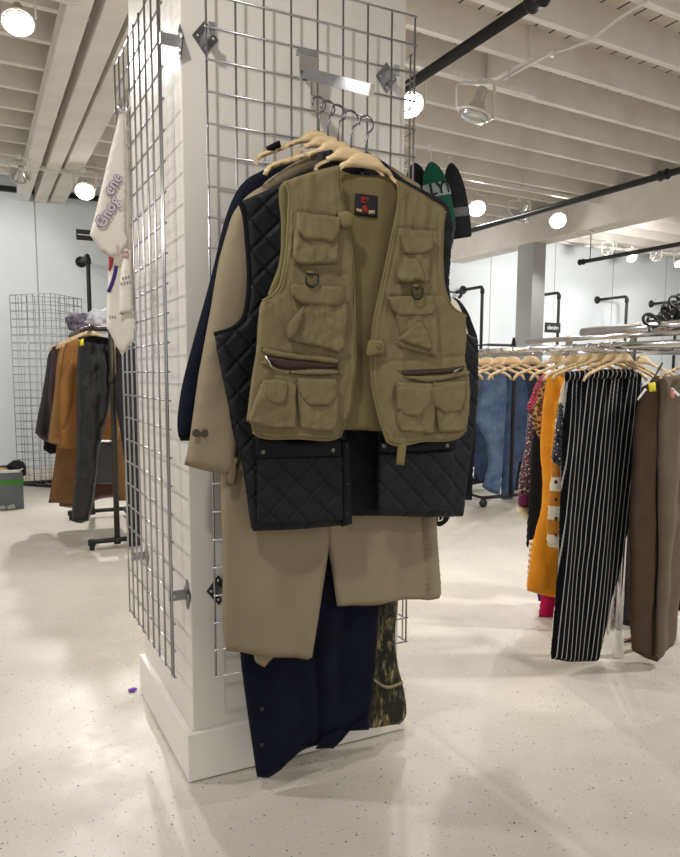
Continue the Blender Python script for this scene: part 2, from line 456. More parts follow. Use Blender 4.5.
# ================================================================== GRID PANELS
G = .0762
def grid_panel(name, label, org, udir, ncol, nrow, r=.0030, extra_u=(), overhang=.004, group=None, cell=G):
    org = Vector(org); u = Vector(udir).normalized(); nrm = u.cross(Vector((0, 0, 1)))
    t = thing(name, label, 'display grid', org, group)
    m = MB(); us = [i*cell for i in range(ncol+1)]+list(extra_u)
    umin, umax = min(us), max(us)
    for a in us: m.tube([org+u*a, org+u*a+Vector((0, 0, nrow*cell))], r, 7)
    m.out('vertical_wires', wire_m, t)
    m = MB()
    for k in range(nrow+1):
        z = Vector((0, 0, k*cell)); q = nrm*(r*1.7)
        m.tube([org+u*(umin-overhang)+z+q, org+u*(umax+overhang)+z+q], r*.92, 7)
    m.out('horizontal_wires', wire_m, t)
    return t
GB = .315
gf = grid_panel('gridwall_panel', 'tall chrome wire grid on the front of the white column behind the coats', (0, 0, GB), (1, 0, 0), 8, 24)
gl = grid_panel('gridwall_panel', 'tall chrome wire grid on the left face of the column holding a white shirt', (-.0996, .0836, GB-.01), (0, 1, 0), 8, 24, extra_u=(-.018,))
gr = grid_panel('gridwall_panel', 'chrome wire grid seen edge on along the right side of the white column', (.668, .115, GB-.045), (0, 1, 0), 7, 24)
def bracket(parent, c, nrm, span, s=.034):
    """diamond plate on the wall with a flat bar reaching the grid"""
    c = Vector(c); n = Vector(nrm); side = Vector((0, 0, 1)).cross(n)
    m = MB(); th = .003
    pts = [side*s, Vector((0, 0, s*1.25)), side*-s, Vector((0, 0, -s*1.25))]
    v = [c+p+n*.001 for p in pts]+[c+p+n*(th+.001) for p in pts]
    m.add(v, [(3, 2, 1, 0), (4, 5, 6, 7)]+[(i, (i+1) % 4, (i+1) % 4+4, i+4) for i in range(4)])
    o = m.out('wall_bracket', darksteel, parent, False)
    a = c+n*.004; m = MB(); w = .014
    m.add([a+Vector((0, 0, w))-side*.002, a-Vector((0, 0, w))-side*.002, a+n*span-Vector((0, 0, w))-side*.002, a+n*span+Vector((0, 0, w))-side*.002,
           a+Vector((0, 0, w))+side*.002, a-Vector((0, 0, w))+side*.002, a+n*span-Vector((0, 0, w))+side*.002, a+n*span+Vector((0, 0, w))+side*.002],
          [(0, 1, 2, 3), (7, 6, 5, 4), (0, 3, 7, 4), (1, 5, 6, 2), (0, 4, 5, 1), (3, 2, 6, 7)])
    # hooked end around the wire
    e = a+n*span
    m.add([e+side*x+Vector((0, 0, z))+n*d for x in (-.008, .008) for z in (-w, w) for d in (-.003, .003)],
          [(0, 1, 3, 2), (4, 6, 7, 5), (0, 4, 5, 1), (2, 3, 7, 6), (0, 2, 6, 4), (1, 5, 7, 3)])
    m.out('bracket_arm', steel, o, False)
    for p in (side*s*.6, side*-s*.6, Vector((0, 0, s*.8)), Vector((0, 0, -s*.8))): MB().lathe([(.0045, 0), (.0045, .002), (.002, .0035)], c+p+n*.004, n, 8).out('screw', chrome, o)
a = on(205, 38, 1, Y0); bracket(gf, (a[0], Y0, a[2]), (0, -1, 0), .055)
a = on(386, 78, 1, Y0); bracket(gf, (a[0], Y0, a[2]), (0, -1, 0), .055)
a = on(216, 590, 1, Y0); bracket(gf, (a[0]+.006, Y0, a[2]), (0, -1, 0), .055)
a = on(181, 42, 0, X0); bracket(gl, (X0, a[1], a[2]), (-1, 0, 0), .046)
a = on(188, 594, 0, X0); bracket(gl, (X0, a[1], a[2]), (-1, 0, 0), .046)
a = on(147, 555, 0, X0); bracket(gl, (X0, .62, a[2]), (-1, 0, 0), .046)
bracket(gr, (X1, .16, 1.95), (1, 0, 0), .046)
# triangular grid tower at the back wall
tp = [Vector((-.19, 6.22, .03)), Vector((.155, 5.84, .03)), Vector((.50, 6.28, .03))]
tw = thing('grid_tower', 'tall freestanding triangular wire grid tower against the back wall at left', 'display grid', (.16, 6.1, 0))
for (a, b) in ((0, 1), (1, 2), (0, 2)):
    A, B = tp[a], tp[b]; L = (B-A).length; u = (B-A).normalized(); n = int(round(L/G)); m = MB()
    for i in range(n+1): m.tube([A+u*(L*i/n), A+u*(L*i/n)+Vector((0, 0, 1.89))], .0032, 5)
    for k2 in range(25): z = Vector((0, 0, k2*1.89/24)); m.tube([A+z, B+z], .0032, 5)
    m.out('grid_side', wire_m, tw)
m = MB()
for (a, b) in ((0, 1), (1, 2), (0, 2)): m.tube([tp[a]-Vector((0, 0, .012)), tp[b]-Vector((0, 0, .012))], .018, 8)
m.out('base', blackpipe, tw)

# ================================================================== HANGERS
def hanger_mesh(parent, wm, half=.205, drop=.098, dome=.075, hook_h=.085, hm=None, thick=.0065):
    m = MB(); r = .019
    pts = arc((0, 0, 0), r, PI*1.08, -PI*.42, 14)
    last = pts[-1]
    pts += [Vector((.004, 0, -r-.010)), Vector((0, 0, -r-.018)), Vector((0, 0, -hook_h))]
    m.tube([p+WL[parent] for p in pts], .0024, 7)
    m.out('hook', hm or chrome, parent)
    z0 = -hook_h+.012
    top = [(0, 0), (.020, -.002), (.038, -.010), (.052, -.024), (.068, -.032), (half*.66, -drop*.60), (half*.86, -drop*.76), (half*.97, -drop*.93), (half, -drop*1.08)]
    bot = [(half-.012, -drop*1.11), (half*.90, -drop*.96), (half*.80, -drop*.85), (half*.62, -drop*.70), (.064, -.045), (.050, -.040), (.03, -.037), (0, -.036)]
    R = top+bot; Lh = [(-x, z) for x, z in reversed(R) if x > 0]
    poly = [(x+WL[parent].x, z+z0+WL[parent].z) for x, z in R+Lh]
    cloth('body', poly, WL[parent].y, thick, wm, parent, .008, .0035, 0)
HANGER = {}
def hanger(loc, label, group=None, kind='beech', rz=0, half=.205, name='coat_hanger', hook_h=.085):
    key = (kind, round(half, 3), hook_h)
    if key not in HANGER:
        t = thing(name, label, 'hanger', (0, 0, 0), group); hanger_mesh(t, beech if kind == 'beech' else beech2, half, hook_h=hook_h); HANGER[key] = t
    else:
        s = HANGER[key]; t = s.copy(); COL.objects.link(t); t['label'] = label
        if group: t['group'] = group
        elif 'group' in t: del t['group']
        for ch in list(s.children):
            c = ch.copy(); COL.objects.link(c); c.parent = t
        WL[t] = Vector(loc)
    t.location = loc; t.rotation_euler = (0, 0, rz); WL[t] = Vector(loc)
    return t
HB = [('beech', 319, 130.5, -.042, .185, .100, .07), ('beech', 328, 135, -.092, .10, .062, .065), ('beech', 338, 140.5, -.168, .20, .098, .07), ('beech', 351, 147, -.222, .10, .062, .07), ('beech', 366, 153, -.266, .118, .078, .075)]
lbl = ['rearmost wooden hanger on the column with a dark grip band on its arm', 'wooden hanger inside the navy coat collar, second from the grid',
       'wooden hanger whose bare left arm lies across the taupe coat shoulder', 'wooden hanger holding the black quilted vest', 'front wooden hanger holding the olive fishing vest']
tops = []
for (kd, px, py, y, hf, dp, dm_), lb in zip(HB, lbl):
    q = on(px, py, 1, y); h = thing('coat_hanger', lb, 'hanger', (q[0], y, q[2]+.066), 'wooden hangers on the column hook'); hanger_mesh(h, beech2, hf, dp, dm_, .078, darksteel, .0065); tops.append(Vector((q[0], y, q[2]+.066+.019)))
    if y == -.042:
        band = [(-.150, -.128), (-.112, -.106), (-.107, -.124), (-.145, -.146)]
        cloth('grip_band', [(x+q[0], z+q[2]+.066) for x, z in band], y, .0125, blackcloth, h, .008, .006, 0)
# waterfall arm on the grid
w = thing('waterfall_arm', 'sloping grey steel display arm hooked on the front grid above the coats', 'display arm', (.30, 0, 1.93))
a0 = Vector(on(305, 73, 1, -.014)); a1 = Vector(on(371, 90, 1, -.25))
d = (a1-a0).normalized(); sx = Vector((1, 0, 0)); sx = (sx-d*sx.dot(d)).normalized(); sz = sx.cross(d)
def obar(m, p, q, hx, hz):
    v = [c+sx*i*hx+sz*j*hz for c in (p, q) for i in (-1, 1) for j in (-1, 1)]
    m.add(v, [(0, 1, 3, 2), (4, 6, 7, 5), (0, 4, 5, 1), (2, 3, 7, 6), (0, 2, 6, 4), (1, 5, 7, 3)])
m = MB(); obar(m, a0, a1, .007, .0135); m.out('arm', steel, w, False)
m = MB(); obar(m, a1, a1+d*.004, .0075, .014); m.out('end_cap', whitemetal, w, False)
b0 = on(299, 47, 1, -.008); b1 = on(317.5, 83, 1, -.008)
m = MB(); m.box((b0[0], -.0105, b1[2]-.002), (b1[0], -.0075, b0[2])); m.out('back_plate', chrome, w, False)
m = MB(); m.box((b0[0]-.001, -.013, b0[2]-.016), (b1[0]+.001, .009, b0[2]-.002)); m.out('top_clip', steel, w, False)
m = MB(); t0 = tops[0]; t1 = tops[-1]; dr = (t1-t0).normalized()
rp = [t0-dr*.045-Vector((0, 0, .0035)), t1+dr*.02-Vector((0, 0, .0035))]
m.tube(rp, .0022, 8); m.tube([rp[0], rp[0]+Vector((0, .0, .03)), Vector((rp[0].x, -.010, b1[2]+.004))], .0028, 8); m.out('hanging_rod', steel, w)

# ================================================================== COLUMN CLOTHES
# --- camouflage trousers at the very back
yc = -.036
t = thing('camouflage_trousers', 'camouflage garment showing its hem behind the navy coat at the column base', 'trousers', (.47, yc, .08))
cam_m = mat_camo()
cloth('body', P([(352, 300), (396, 300), (399, 520), (398, 604), (395, 632), (397, 660), (402, 681), (406, 708), (405, 717), (399, 724), (372, 728), (352, 729), (348, 600)], yc), yc, .010, cam_m, t, .014, wrk=.006, fx=20)
cloth('drawcord', P([(371, 676), (385, 684), (401, 679), (401, 682), (386, 687.5), (371, 679)], yc), yc-.013, .003, plain('cord_tan', rgb(150, 138, 104), .9), t, .006, wrk=.0)
# --- navy coat
yn = -.09
t = thing('navy_coat', 'long dark navy corduroy coat hanging behind the taupe trench coat', 'coat', (.25, yn, .05))
cloth('body', P([(255, 175), (283, 163), (325, 152), (362, 166), (388, 186), (392, 300), (386, 420), (380, 600), (369, 729), (350, 731), (342, 734), (333, 747), (322, 744), (311, 747), (300, 753), (268, 777), (257, 777), (246, 700), (240, 655), (236, 480), (236, 300), (240, 200)], yn), yn, .016, navy, t, .014, wrk=.008, fx=16, fz=2, seed=3,
      grooves=[(P([(314, 640), (318, 690), (320, 744)], yn), .008, .018), (P([(345, 610), (338, 700)], yn), .02, .012), (P([(268, 660), (272, 770)], yn), .003, .002)])
cloth('sleeve', P([(268, 171), (255, 174), (241, 185), (227, 214), (212, 273), (193, 342), (180, 396), (178.5, 436), (181, 441), (190, 441), (204, 420), (230, 380), (262, 260), (275, 190)], yn-.012), yn-.012, .022, navy, t, .014, wrk=.006, fx=12, fz=4, seed=5)
cloth('turned_up_hem', P([(334, 742), (345, 731), (360, 718), (369, 712), (369, 730), (350, 731), (340, 742), (333, 749), (322, 748)], yn-.018), yn-.018, .009, navy, t, .010, wrk=.003)
cloth('turned_up_hem', P([(316, 750), (322, 738), (345, 728), (341, 738), (333, 748.5)], yn-.028), yn-.024, .007, navy, t, .010, wrk=.003)
m = MB()
for (px, py) in ((262, 709), (262, 745)):
    q = on(px, py, 1, yn-.018); m.lathe([(.006, 0), (.006, .002), (.003, .003)], (q[0], yn-.017, q[2]), (0, -1, 0), 12)
m.out('buttons', blackplastic, t)
# --- taupe trench coat
yt = -.142
t = thing('trench_coat', 'long taupe trench coat hanging behind the black quilted vest', 'coat', (.25, yt, .4))
def drape_t(V):
    return .010*np.sin(V[:, 0]*38+1.0)*np.clip((1.15-V[:, 1])/.7, 0, 1)
cloth('left_body', P([(262, 186), (290, 166), (318, 152), (333, 160), (335, 300), (332, 440), (328, 540), (320, 600), (312, 657), (308, 660.5), (268, 656), (228, 652), (226, 648), (223, 560), (221, 480), (224, 380), (236, 260)], yt), yt, .014, tan, t, .013, wrk=.004, fx=12, fz=2, seed=2, extra=drape_t)
cloth('right_body', P([(352, 152), (380, 160), (420, 185), (431, 260), (431, 420), (433.5, 520), (436, 560), (438.5, 590), (437, 597), (400, 601), (345, 607), (337, 606), (331, 570), (324, 530), (326, 420), (332, 300), (338, 180)], yt+.012), yt+.012, .013, tan, t, .009, wrk=.004, fx=12, fz=2, seed=8, extra=lambda V: drape_t(V)-.012*np.clip((V[:, 0]-on(424, 560, 1, yt)[0])/.004, 0, 1), grooves=[(P([(421, 500), (422.5, 540), (424, 602)], yt+.012), .0035, .016)])
cloth('sleeve', P([(262, 186), (247, 196), (234, 212), (226, 235), (219, 262), (210, 312), (199, 372), (192, 425), (187, 455), (184.5, 465), (206, 471), (233, 476), (238, 450), (245, 400), (256, 330), (270, 250), (276, 200)], yt-.012), yt-.012, .024, tan, t, .012, wrk=.008, fx=14, fz=5, seed=11,
      grooves=[(P([(188, 440), (236, 452)], yt-.012), .003, .0015)])
cloth('cuff_strap', P([(232, 456), (239, 458), (236, 484), (227, 487), (226, 480)], yt-.03), yt-.030, .005, tan_in, t, .007, wrk=.001)
cloth('inner_facing', P([(318, 520), (340, 520), (339, 596), (336, 603), (320, 601)], yt+.030), yt+.030, .004, navy, t, .012, wrk=.002)
cloth('belt_tip', P([(254, 652), (272, 654), (275, 657), (265, 668), (256, 662)], yt+.01), yt+.014, .003, tan, t, .007, wrk=.001)
cloth('collar', P([(262, 186), (290, 165), (322, 150), (352, 151), (382, 164), (402, 178), (398, 190), (370, 178), (340, 166), (318, 172), (292, 182), (268, 194)], yt-.010), yt-.010, .012, tan_in, t, .011, wrk=.003)
for px in (196, 204.5):
    q = on(px, 433, 1, yt-.036); m = MB().lathe([(.0095, 0), (.0095, .003), (.007, .005), (.005, .004)], (q[0], yt-.034, q[2]), (0, -1, 0), 16); m.out('button', plain('horn_button', rgb(70, 60, 50), .4), t)
# --- black quilted vest
yq = -.200
t = thing('quilted_vest', 'black diamond quilted vest hanging behind the olive fishing vest', 'vest', (.32, yq, .78))
QS = .066
def quiltf(V):
    a = (V[:, 0]+V[:, 1])/.073; b = (V[:, 0]-V[:, 1])/.073
    da = np.abs(a-np.round(a)); db = np.abs(b-np.round(b))
    return .0032*(np.exp(-(da/.055)**2)+np.exp(-(db/.055)**2))
def qz(V): return quiltf(V)+.004*np.sin(V[:, 0]*30)
Lq = [(314, 168), (300, 176), (283, 183.5), (262, 192), (240, 201.5), (244, 214), (247, 242), (249, 277), (247.5, 300), (243, 319), (232, 329), (214.5, 334.5), (216, 350), (222, 377), (228, 405), (233.5, 434.6), (241, 460), (247, 495), (252.5, 529), (254, 531.8), (300, 529), (346, 525.5), (347.5, 523), (347, 440), (344, 360), (340, 260), (341, 190), (341, 162), (332, 149), (318, 152)]
cloth('left_front', P(Lq, yq), yq, .014, quilt, t, .0055, wrk=.003, fx=16, fz=8, seed=4, extra=qz)
Rq = [(356, 156), (366, 151.5), (382, 161), (401, 176), (422, 189), (446, 205), (451.5, 222), (450, 255), (448.5, 286), (454, 314), (466, 332), (478.5, 339), (478, 400), (475, 430), (470, 465), (466, 497), (463.5, 516.8), (420, 517), (377, 515.5), (376, 440), (370, 340), (362, 240)]
cloth('right_front', P(Rq, yq), yq, .014, quilt, t, .0055, wrk=.003, fx=16, fz=8, seed=6, extra=qz)
cloth('back_lining', P([(300, 172), (345, 166), (400, 178), (440, 200), (442, 300), (455, 420), (452, 512), (376, 516), (340, 516), (262, 518), (256, 420), (262, 300)], yq+.022), yq+.024, .006, quilt_in, t, .010, wrk=.006, fx=30, fz=20, extra=quiltf)
def qpocket(pl, fl, snaps, seed):
    p = cloth('pocket', P(pl, yq-.018), yq-.019, .008, quilt, t, .0055, wrk=.001, extra=lambda V: quiltf(V)*.7, seed=seed)
    f = cloth('pocket_flap', P(fl, yq-.030), yq-.029, .007, quilt_plain, t, .008, wrk=.002, seed=seed+1)
    for s_ in snaps:
        q = on(s_[0], s_[1], 1, yq-.036); MB().lathe([(.0062, 0), (.006, .002), (.0035, .0032)], (q[0], yq-.0355, q[2]), (0, -1, 0), 14).out('snap', pewter, f)
qpocket([(256, 452), (342, 455), (343, 520), (300, 523), (257, 525)], [(255, 436), (300, 440), (341, 438), (342, 457), (300, 458.5), (255, 459)], [(263, 452), (333, 450)], 1)
qpocket([(379, 452), (454, 450), (453, 510), (415, 512), (377, 512)], [(378, 440), (412, 442), (458, 434), (457, 449), (420, 452), (379, 453.5)], [(384, 446), (447, 445.5)], 3)
cloth('placket', P([(340, 440), (350, 440), (352, 524), (341, 527)], yq-.012), yq-.012, .006, quilt_plain, t, .008, wrk=.002)
m = MB()
for py in (446, 484, 514):
    q = on(347, py, 1, yq-.02); m.lathe([(.005, 0), (.005, .002), (.003, .003)], (q[0], yq-.018, q[2]), (0, -1, 0), 10)
m.out('placket_snaps', blackplastic, t)
m = MB(); arm = resample(P([(240, 201.5), (244, 214), (247, 242), (249, 277), (247.5, 300), (243, 319), (232, 329), (214.5, 334.5)], yq), .01, False)
m.tube([(p[0], yq, p[1]) for p in arm], .006, 8); m.out('armhole_binding', blackcloth, t)

# --- olive fishing vest ------------------------------------------------
yo = -.282
t = thing('fishing_vest', 'olive khaki fishing vest with many flap pockets, frontmost garment on the column', 'vest', (.32, yo, .97))
def drape(V):
    x = V[:, 0]; z = V[:, 1]
    return .006*np.sin(x*26+.6)*np.clip((1.5-z)/.5, .2, 1)+.004*np.sin(x*9-z*6)
yb = yo+.034
cloth('back_panel', P([(285, 182), (312, 172), (338, 165), (344, 171), (362, 175), (382, 176), (397, 180), (420, 192), (445, 208), (444, 240), (443, 290), (452, 308), (463, 320), (464, 430), (440, 434), (400, 433), (352, 430), (300, 432), (262, 430), (262, 304), (272, 290), (281, 262), (282, 225)], yb), yb, .006, olive_in, t, .009, wrk=.005, fx=12, fz=3, seed=9)
LF = [(340, 167), (320, 171), (300, 176), (284, 181.5), (287.5, 190), (287.5, 215), (286, 243), (283, 268), (278, 288), (270, 297), (262, 301), (260, 305), (258.5, 330), (257, 347), (253, 375), (249.5, 400), (246.5, 421), (251, 424), (253.5, 432), (260, 436.5), (300, 438), (333, 439.2), (341, 436), (345, 424), (351, 409), (353.5, 385), (356, 371), (356, 345), (356, 322), (355, 302), (353, 265), (349, 235), (345.5, 217), (341, 202), (339, 182)]
def stitch(pts, y, w=.0036, d=.0042): return (P(pts, y), w, d)
cloth('left_front', P(LF, yo), yo, .009, olive, t, .0048, rnd=.008, wrk=.0055, fx=34, fz=7, seed=21, extra=drape,
      grooves=[stitch([(262, 352), (352, 358)], yo), stitch([(296, 213), (343, 219)], yo), stitch([(293, 267), (345, 274)], yo), stitch([(352, 300), (350, 380), (340, 425)], yo), stitch([(292, 190), (292, 245), (284, 290), (266, 305)], yo), stitch([(252, 430), (335, 433)], yo)])
RF = [(397, 180), (410, 188), (428, 198), (446, 211), (444.5, 222), (443, 232), (442.6, 262), (445, 290), (452, 307), (458, 312), (465, 316.5), (464.5, 340), (464, 361), (467, 374), (467.5, 400), (464.5, 429), (457.5, 437), (420, 441), (392, 444.5), (385.5, 441.5), (379, 419), (373, 388), (371.5, 361), (372, 340), (374, 324), (379, 298), (382, 284), (387, 260), (391, 240), (396, 214), (398.5, 196)]
cloth('right_front', P(RF, yo), yo, .009, olive, t, .0048, rnd=.008, wrk=.0055, fx=34, fz=7, seed=27, extra=drape,
      grooves=[stitch([(378, 362), (464, 356)], yo), stitch([(398, 228), (436, 231)], yo), stitch([(388, 297), (440, 296)], yo), stitch([(402, 200), (394, 250), (382, 310), (377, 360), (384, 425), (392, 437)], yo), stitch([(440, 212), (437, 262), (440, 292), (456, 312)], yo), stitch([(392, 437), (462, 430)], yo)])
def dy(V, o): return V
# binding tubes along the open edges
def binding(pts, y, r=.0034):
    q = resample(P(pts, y), .010, False); off = drape(q); m = MB()
    m.tube([(p[0], y+o-.002, p[1]) for p, o in zip(q, off)], r, 8); return m.out('edge_binding', olive_d, t)
binding([(253.5, 432), (260, 436.5), (300, 438), (333, 439.2), (341, 436), (345, 424), (351, 409), (353.5, 385), (356, 371), (356, 345), (355, 302), (353, 265), (349, 235), (345.5, 217), (341, 202), (339, 182)], yo)
binding([(464.5, 429), (457.5, 437), (420, 441), (392, 444.5), (385.5, 441.5), (379, 419), (373, 388), (371.5, 361), (374, 324), (382, 284), (391, 240), (398.5, 196), (397, 181)], yo)
binding([(284, 181.5), (287.5, 190), (287.5, 215), (286, 243), (283, 268), (278, 288), (270, 297), (262, 301)], yo)
binding([(446, 211), (443, 232), (442.6, 262), (445, 290), (452, 307), (465, 316.5)], yo)
cloth('armhole_facing', P([(284, 181), (289, 184), (290, 215), (288, 245), (285, 270), (279, 290), (265, 302), (270, 288), (279, 263), (281, 225), (280, 186)], yo+.016), yo+.016, .005, olive_in, t, .007, wrk=0)
def pocket(body, flap, seed, depth=.011, flapt=.0055, extra_parts=None, open_=0):
    y1 = yo-.011
    b = cloth('pocket', P(body, y1), y1, depth, olive, t, .0048, rnd=.0045, wrk=.0055, fx=48, fz=20, seed=seed, extra=drape, sm=False)
    if flap:
        y2 = y1-depth-.001
        cloth('pocket_flap', P(flap, y2), y2, flapt, olive, t, .0045, rnd=.0035, wrk=.003, fx=45, fz=18, seed=seed+2, extra=drape, sm=False,
              grooves=[(P([(a*.9+.1*sum(q[0] for q in flap)/len(flap), b2*.9+.1*sum(q[1] for q in flap)/len(flap)) for a, b2 in flap+[flap[0]]], y2), .0018, .0009)])
    return b
c1 = lambda pts: CR(pts, 4.857, 230, 180)
c2 = lambda pts: CR(pts, 4.857, 230, 320)
c3 = lambda pts: CR(pts, 4.857, 350, 180)
c4 = lambda pts: CR(pts, 4.857, 350, 320)
pocket(c1([(322, 185), (520, 200), (525, 300), (520, 410), (340, 418), (310, 400), (298, 370), (305, 260)]), c1([(322, 160), (420, 168), (535, 182), (532, 240), (520, 280), (488, 310), (465, 298), (360, 292), (330, 260), (320, 240)]), 31)
pocket(c1([(300, 530), (560, 560), (575, 640), (560, 800), (530, 845), (460, 820), (350, 800), (280, 780), (275, 730), (360, 600)]), c1([(290, 505), (400, 510), (560, 520), (562, 580), (545, 605), (520, 615), (345, 603), (300, 565)]), 33)
cloth('pocket_gusset', P(c1([(275, 720), (360, 604), (345, 690), (330, 730), (300, 775), (280, 780)]), yo-.03), yo-.029, .006, olive, t, .006, wrk=.003, extra=drape)
pocket(c2([(90, 490), (150, 310), (290, 300), (320, 310), (318, 530), (180, 525), (110, 505)]), c2([(160, 290), (230, 288), (285, 296), (285, 340), (270, 400), (240, 415), (195, 405), (165, 350)]), 35)
pocket(c2([(320, 300), (525, 290), (525, 500), (500, 545), (340, 530), (330, 420)]), c2([(330, 280), (420, 285), (525, 285), (522, 370), (500, 400), (470, 418), (380, 415), (350, 385), (335, 340)]), 37)
pocket(c3([(240, 270), (390, 260), (385, 500), (300, 500), (230, 500), (230, 430), (262, 370)]), c3([(235, 255), (300, 240), (410, 245), (405, 330), (385, 352), (350, 362), (270, 360), (255, 320)]), 39)
cloth('pocket_gusset', P(c3([(235, 490), (238, 440), (265, 375), (330, 375), (360, 430), (385, 500), (330, 490), (280, 500)]), yo-.028), yo-.026, .006, olive, t, .006, wrk=.006, fx=40, fz=30, extra=drape)
pocket(c3([(200, 600), (410, 590), (425, 700), (415, 860), (390, 855), (230, 815), (215, 790), (240, 760)]), c3([(185, 565), (300, 562), (415, 560), (415, 630), (400, 652), (370, 660), (240, 660), (205, 630)]), 41)
cloth('pocket_gusset', P(c4([(225, 95), (330, 10), (350, 0), (380, 60), (405, 140), (390, 150), (300, 120)]), yo-.028), yo-.027, .006, olive, t, .006, wrk=.006, fx=40, fz=30, extra=drape)
pocket(c4([(215, 300), (395, 305), (410, 400), (405, 555), (240, 540), (220, 500)]), c4([(220, 320), (300, 320), (390, 330), (392, 400), (325, 470), (260, 465), (222, 430)]), 43)
pocket(c4([(395, 300), (565, 295), (570, 400), (555, 530), (520, 545), (430, 545), (410, 430)]), c4([(400, 330), (480, 300), (555, 295), (555, 380), (530, 445), (460, 455), (410, 420)]), 45)
# zips
def zipp(pts, pull, y=yo-.012):
    z_ = cloth('zip', P(pts, y), y, .005, brown_lin, t, .006, wrk=0, extra=drape)
    q0 = on(pull[0][0], pull[0][1], 1, y-.012); q1 = on(pull[1][0], pull[1][1], 1, y-.012)
    m = MB(); m.tube([(q0[0], y-.007, q0[2]), ((q0[0]+q1[0])/2, y-.011, (q0[2]+q1[2])/2), (q1[0], y-.012, q1[2])], [.0042, .0028, .0036], 8, flat=.6); m.out('zip_pull', chrome, z_)
zipp(c2([(175, 172), (215, 178), (400, 200), (528, 212), (528, 235), (400, 236), (230, 232), (195, 205)]), (c2([(180, 175)])[0], c2([(200, 228)])[0]))
zipp(c4([(225, 245), (350, 240), (490, 232), (550, 222), (545, 240), (500, 255), (380, 266), (250, 268)]), (c4([(545, 232)])[0], c4([(502, 250)])[0]))
cloth('zip_welt', P(c2([(140, 205), (200, 235), (300, 262), (420, 272), (550, 262), (555, 245), (520, 240), (400, 240), (230, 236), (180, 195)]), yo-.012), yo-.013, .005, olive, t, .006, wrk=.002, extra=drape)
cloth('zip_welt', P(c4([(205, 235), (250, 270), (330, 300), (395, 305), (480, 290), (565, 268), (575, 250), (540, 245), (480, 262), (360, 272), (250, 262)]), yo-.012), yo-.013, .005, olive, t, .006, wrk=.002, extra=drape)
cloth('zip_flap', P(c2([(150, 130), (320, 165), (540, 195), (555, 205), (540, 212), (400, 200), (215, 178), (165, 165)]), yo-.012), yo-.014, .005, olive, t, .006, wrk=.002, extra=drape)
# D rings
def dring(px, py, s=1.0):
    q = on(px, py, 1, yo-.03); R_ = .0125*s
    a = thing_part = None
    m = MB(); pts = arc((q[0], yo-.036, q[2]), R_, PI*1.0, 2*PI, 12)+[Vector((q[0]+R_, yo-.036, q[2]+R_*.8)), Vector((q[0]-R_, yo-.036, q[2]+R_*.8))]
    m.tube(pts, .0026, 8, closed=True); o = m.out('d_ring', plain('gunmetal', rgb(48, 50, 44), .4, .6), t)
    cloth('ring_loop', [(q[0]-.0085, q[2]+.021), (q[0]+.0085, q[2]+.021), (q[0]+.008, q[2]+.006), (q[0]-.008, q[2]+.006)], yo-.029, .006, olive_d, t, .005, wrk=0, sm=False)
dring(311, 280, 1.25); dring(416, 293, 1.25)
# rolled tab at left neck, snap tab at right, hanging tab at hem
cloth('neck_tab', P([(338, 212), (348, 211), (354, 215), (353, 222), (350, 228), (343, 229), (338, 226), (337, 220)], yo-.018), yo-.018, .010, olive_d, t, .005, rnd=.012, wrk=.002)
tb = cloth('snap_tab', P([(368, 341), (372, 339.5), (384, 339.5), (385, 354), (378, 355), (367, 357), (366, 355)], yo-.016), yo-.016, .006, olive_d, t, .005, wrk=.001)
q = on(379.5, 346.5, 1, yo-.024); MB().lathe([(.0075, 0), (.0075, .002), (.005, .004), (.002, .0035)], (q[0], yo-.021, q[2]), (0, -1, 0), 16).out('snap', brass, tb)
cloth('hem_tab', P([(398, 437), (407.5, 438), (404, 465.5), (396, 464.5)], yo-.010), yo-.010, .004, olive_d, t, .006, wrk=.001)
# small brand patch inside the neck
lb = P([(355.5, 193), (378, 196), (377.5, 218), (354.5, 215)], yb-.012)
pt = cloth('neck_label', lb, yb-.011, .003, plain('label_black', rgb(26, 25, 30), .8), t, .006, rnd=.002, wrk=0, sm=False)
def patch(pts, c, nm):
    cloth(nm, P(CR(pts, 11.33, 340, 180), yb-.016), yb-.0145, .0012, plain(nm, c, .8), pt, .004, rnd=.001, wrk=0, sm=False)
red = rgb(150, 36, 32)
patch([(240, 190), (262, 188), (265, 255), (245, 255)], red, 'label_print')
patch([(268, 190), (300, 190), (298, 215), (285, 235), (300, 255), (270, 258)], red, 'label_print')
patch([(306, 195), (330, 196), (322, 240), (308, 238)], red, 'label_print')
patch([(262, 290), (282, 285), (300, 270), (318, 300), (325, 372), (275, 372), (255, 330)], red, 'label_print')
patch([(190, 318), (250, 330), (256, 362), (190, 348)], rgb(180, 160, 120), 'label_banner')
patch([(330, 340), (400, 345), (398, 385), (330, 385)], rgb(180, 160, 120), 'label_banner')
patch([(258, 300), (272, 290), (278, 330), (262, 345)], rgb(220, 160, 120), 'label_flame')

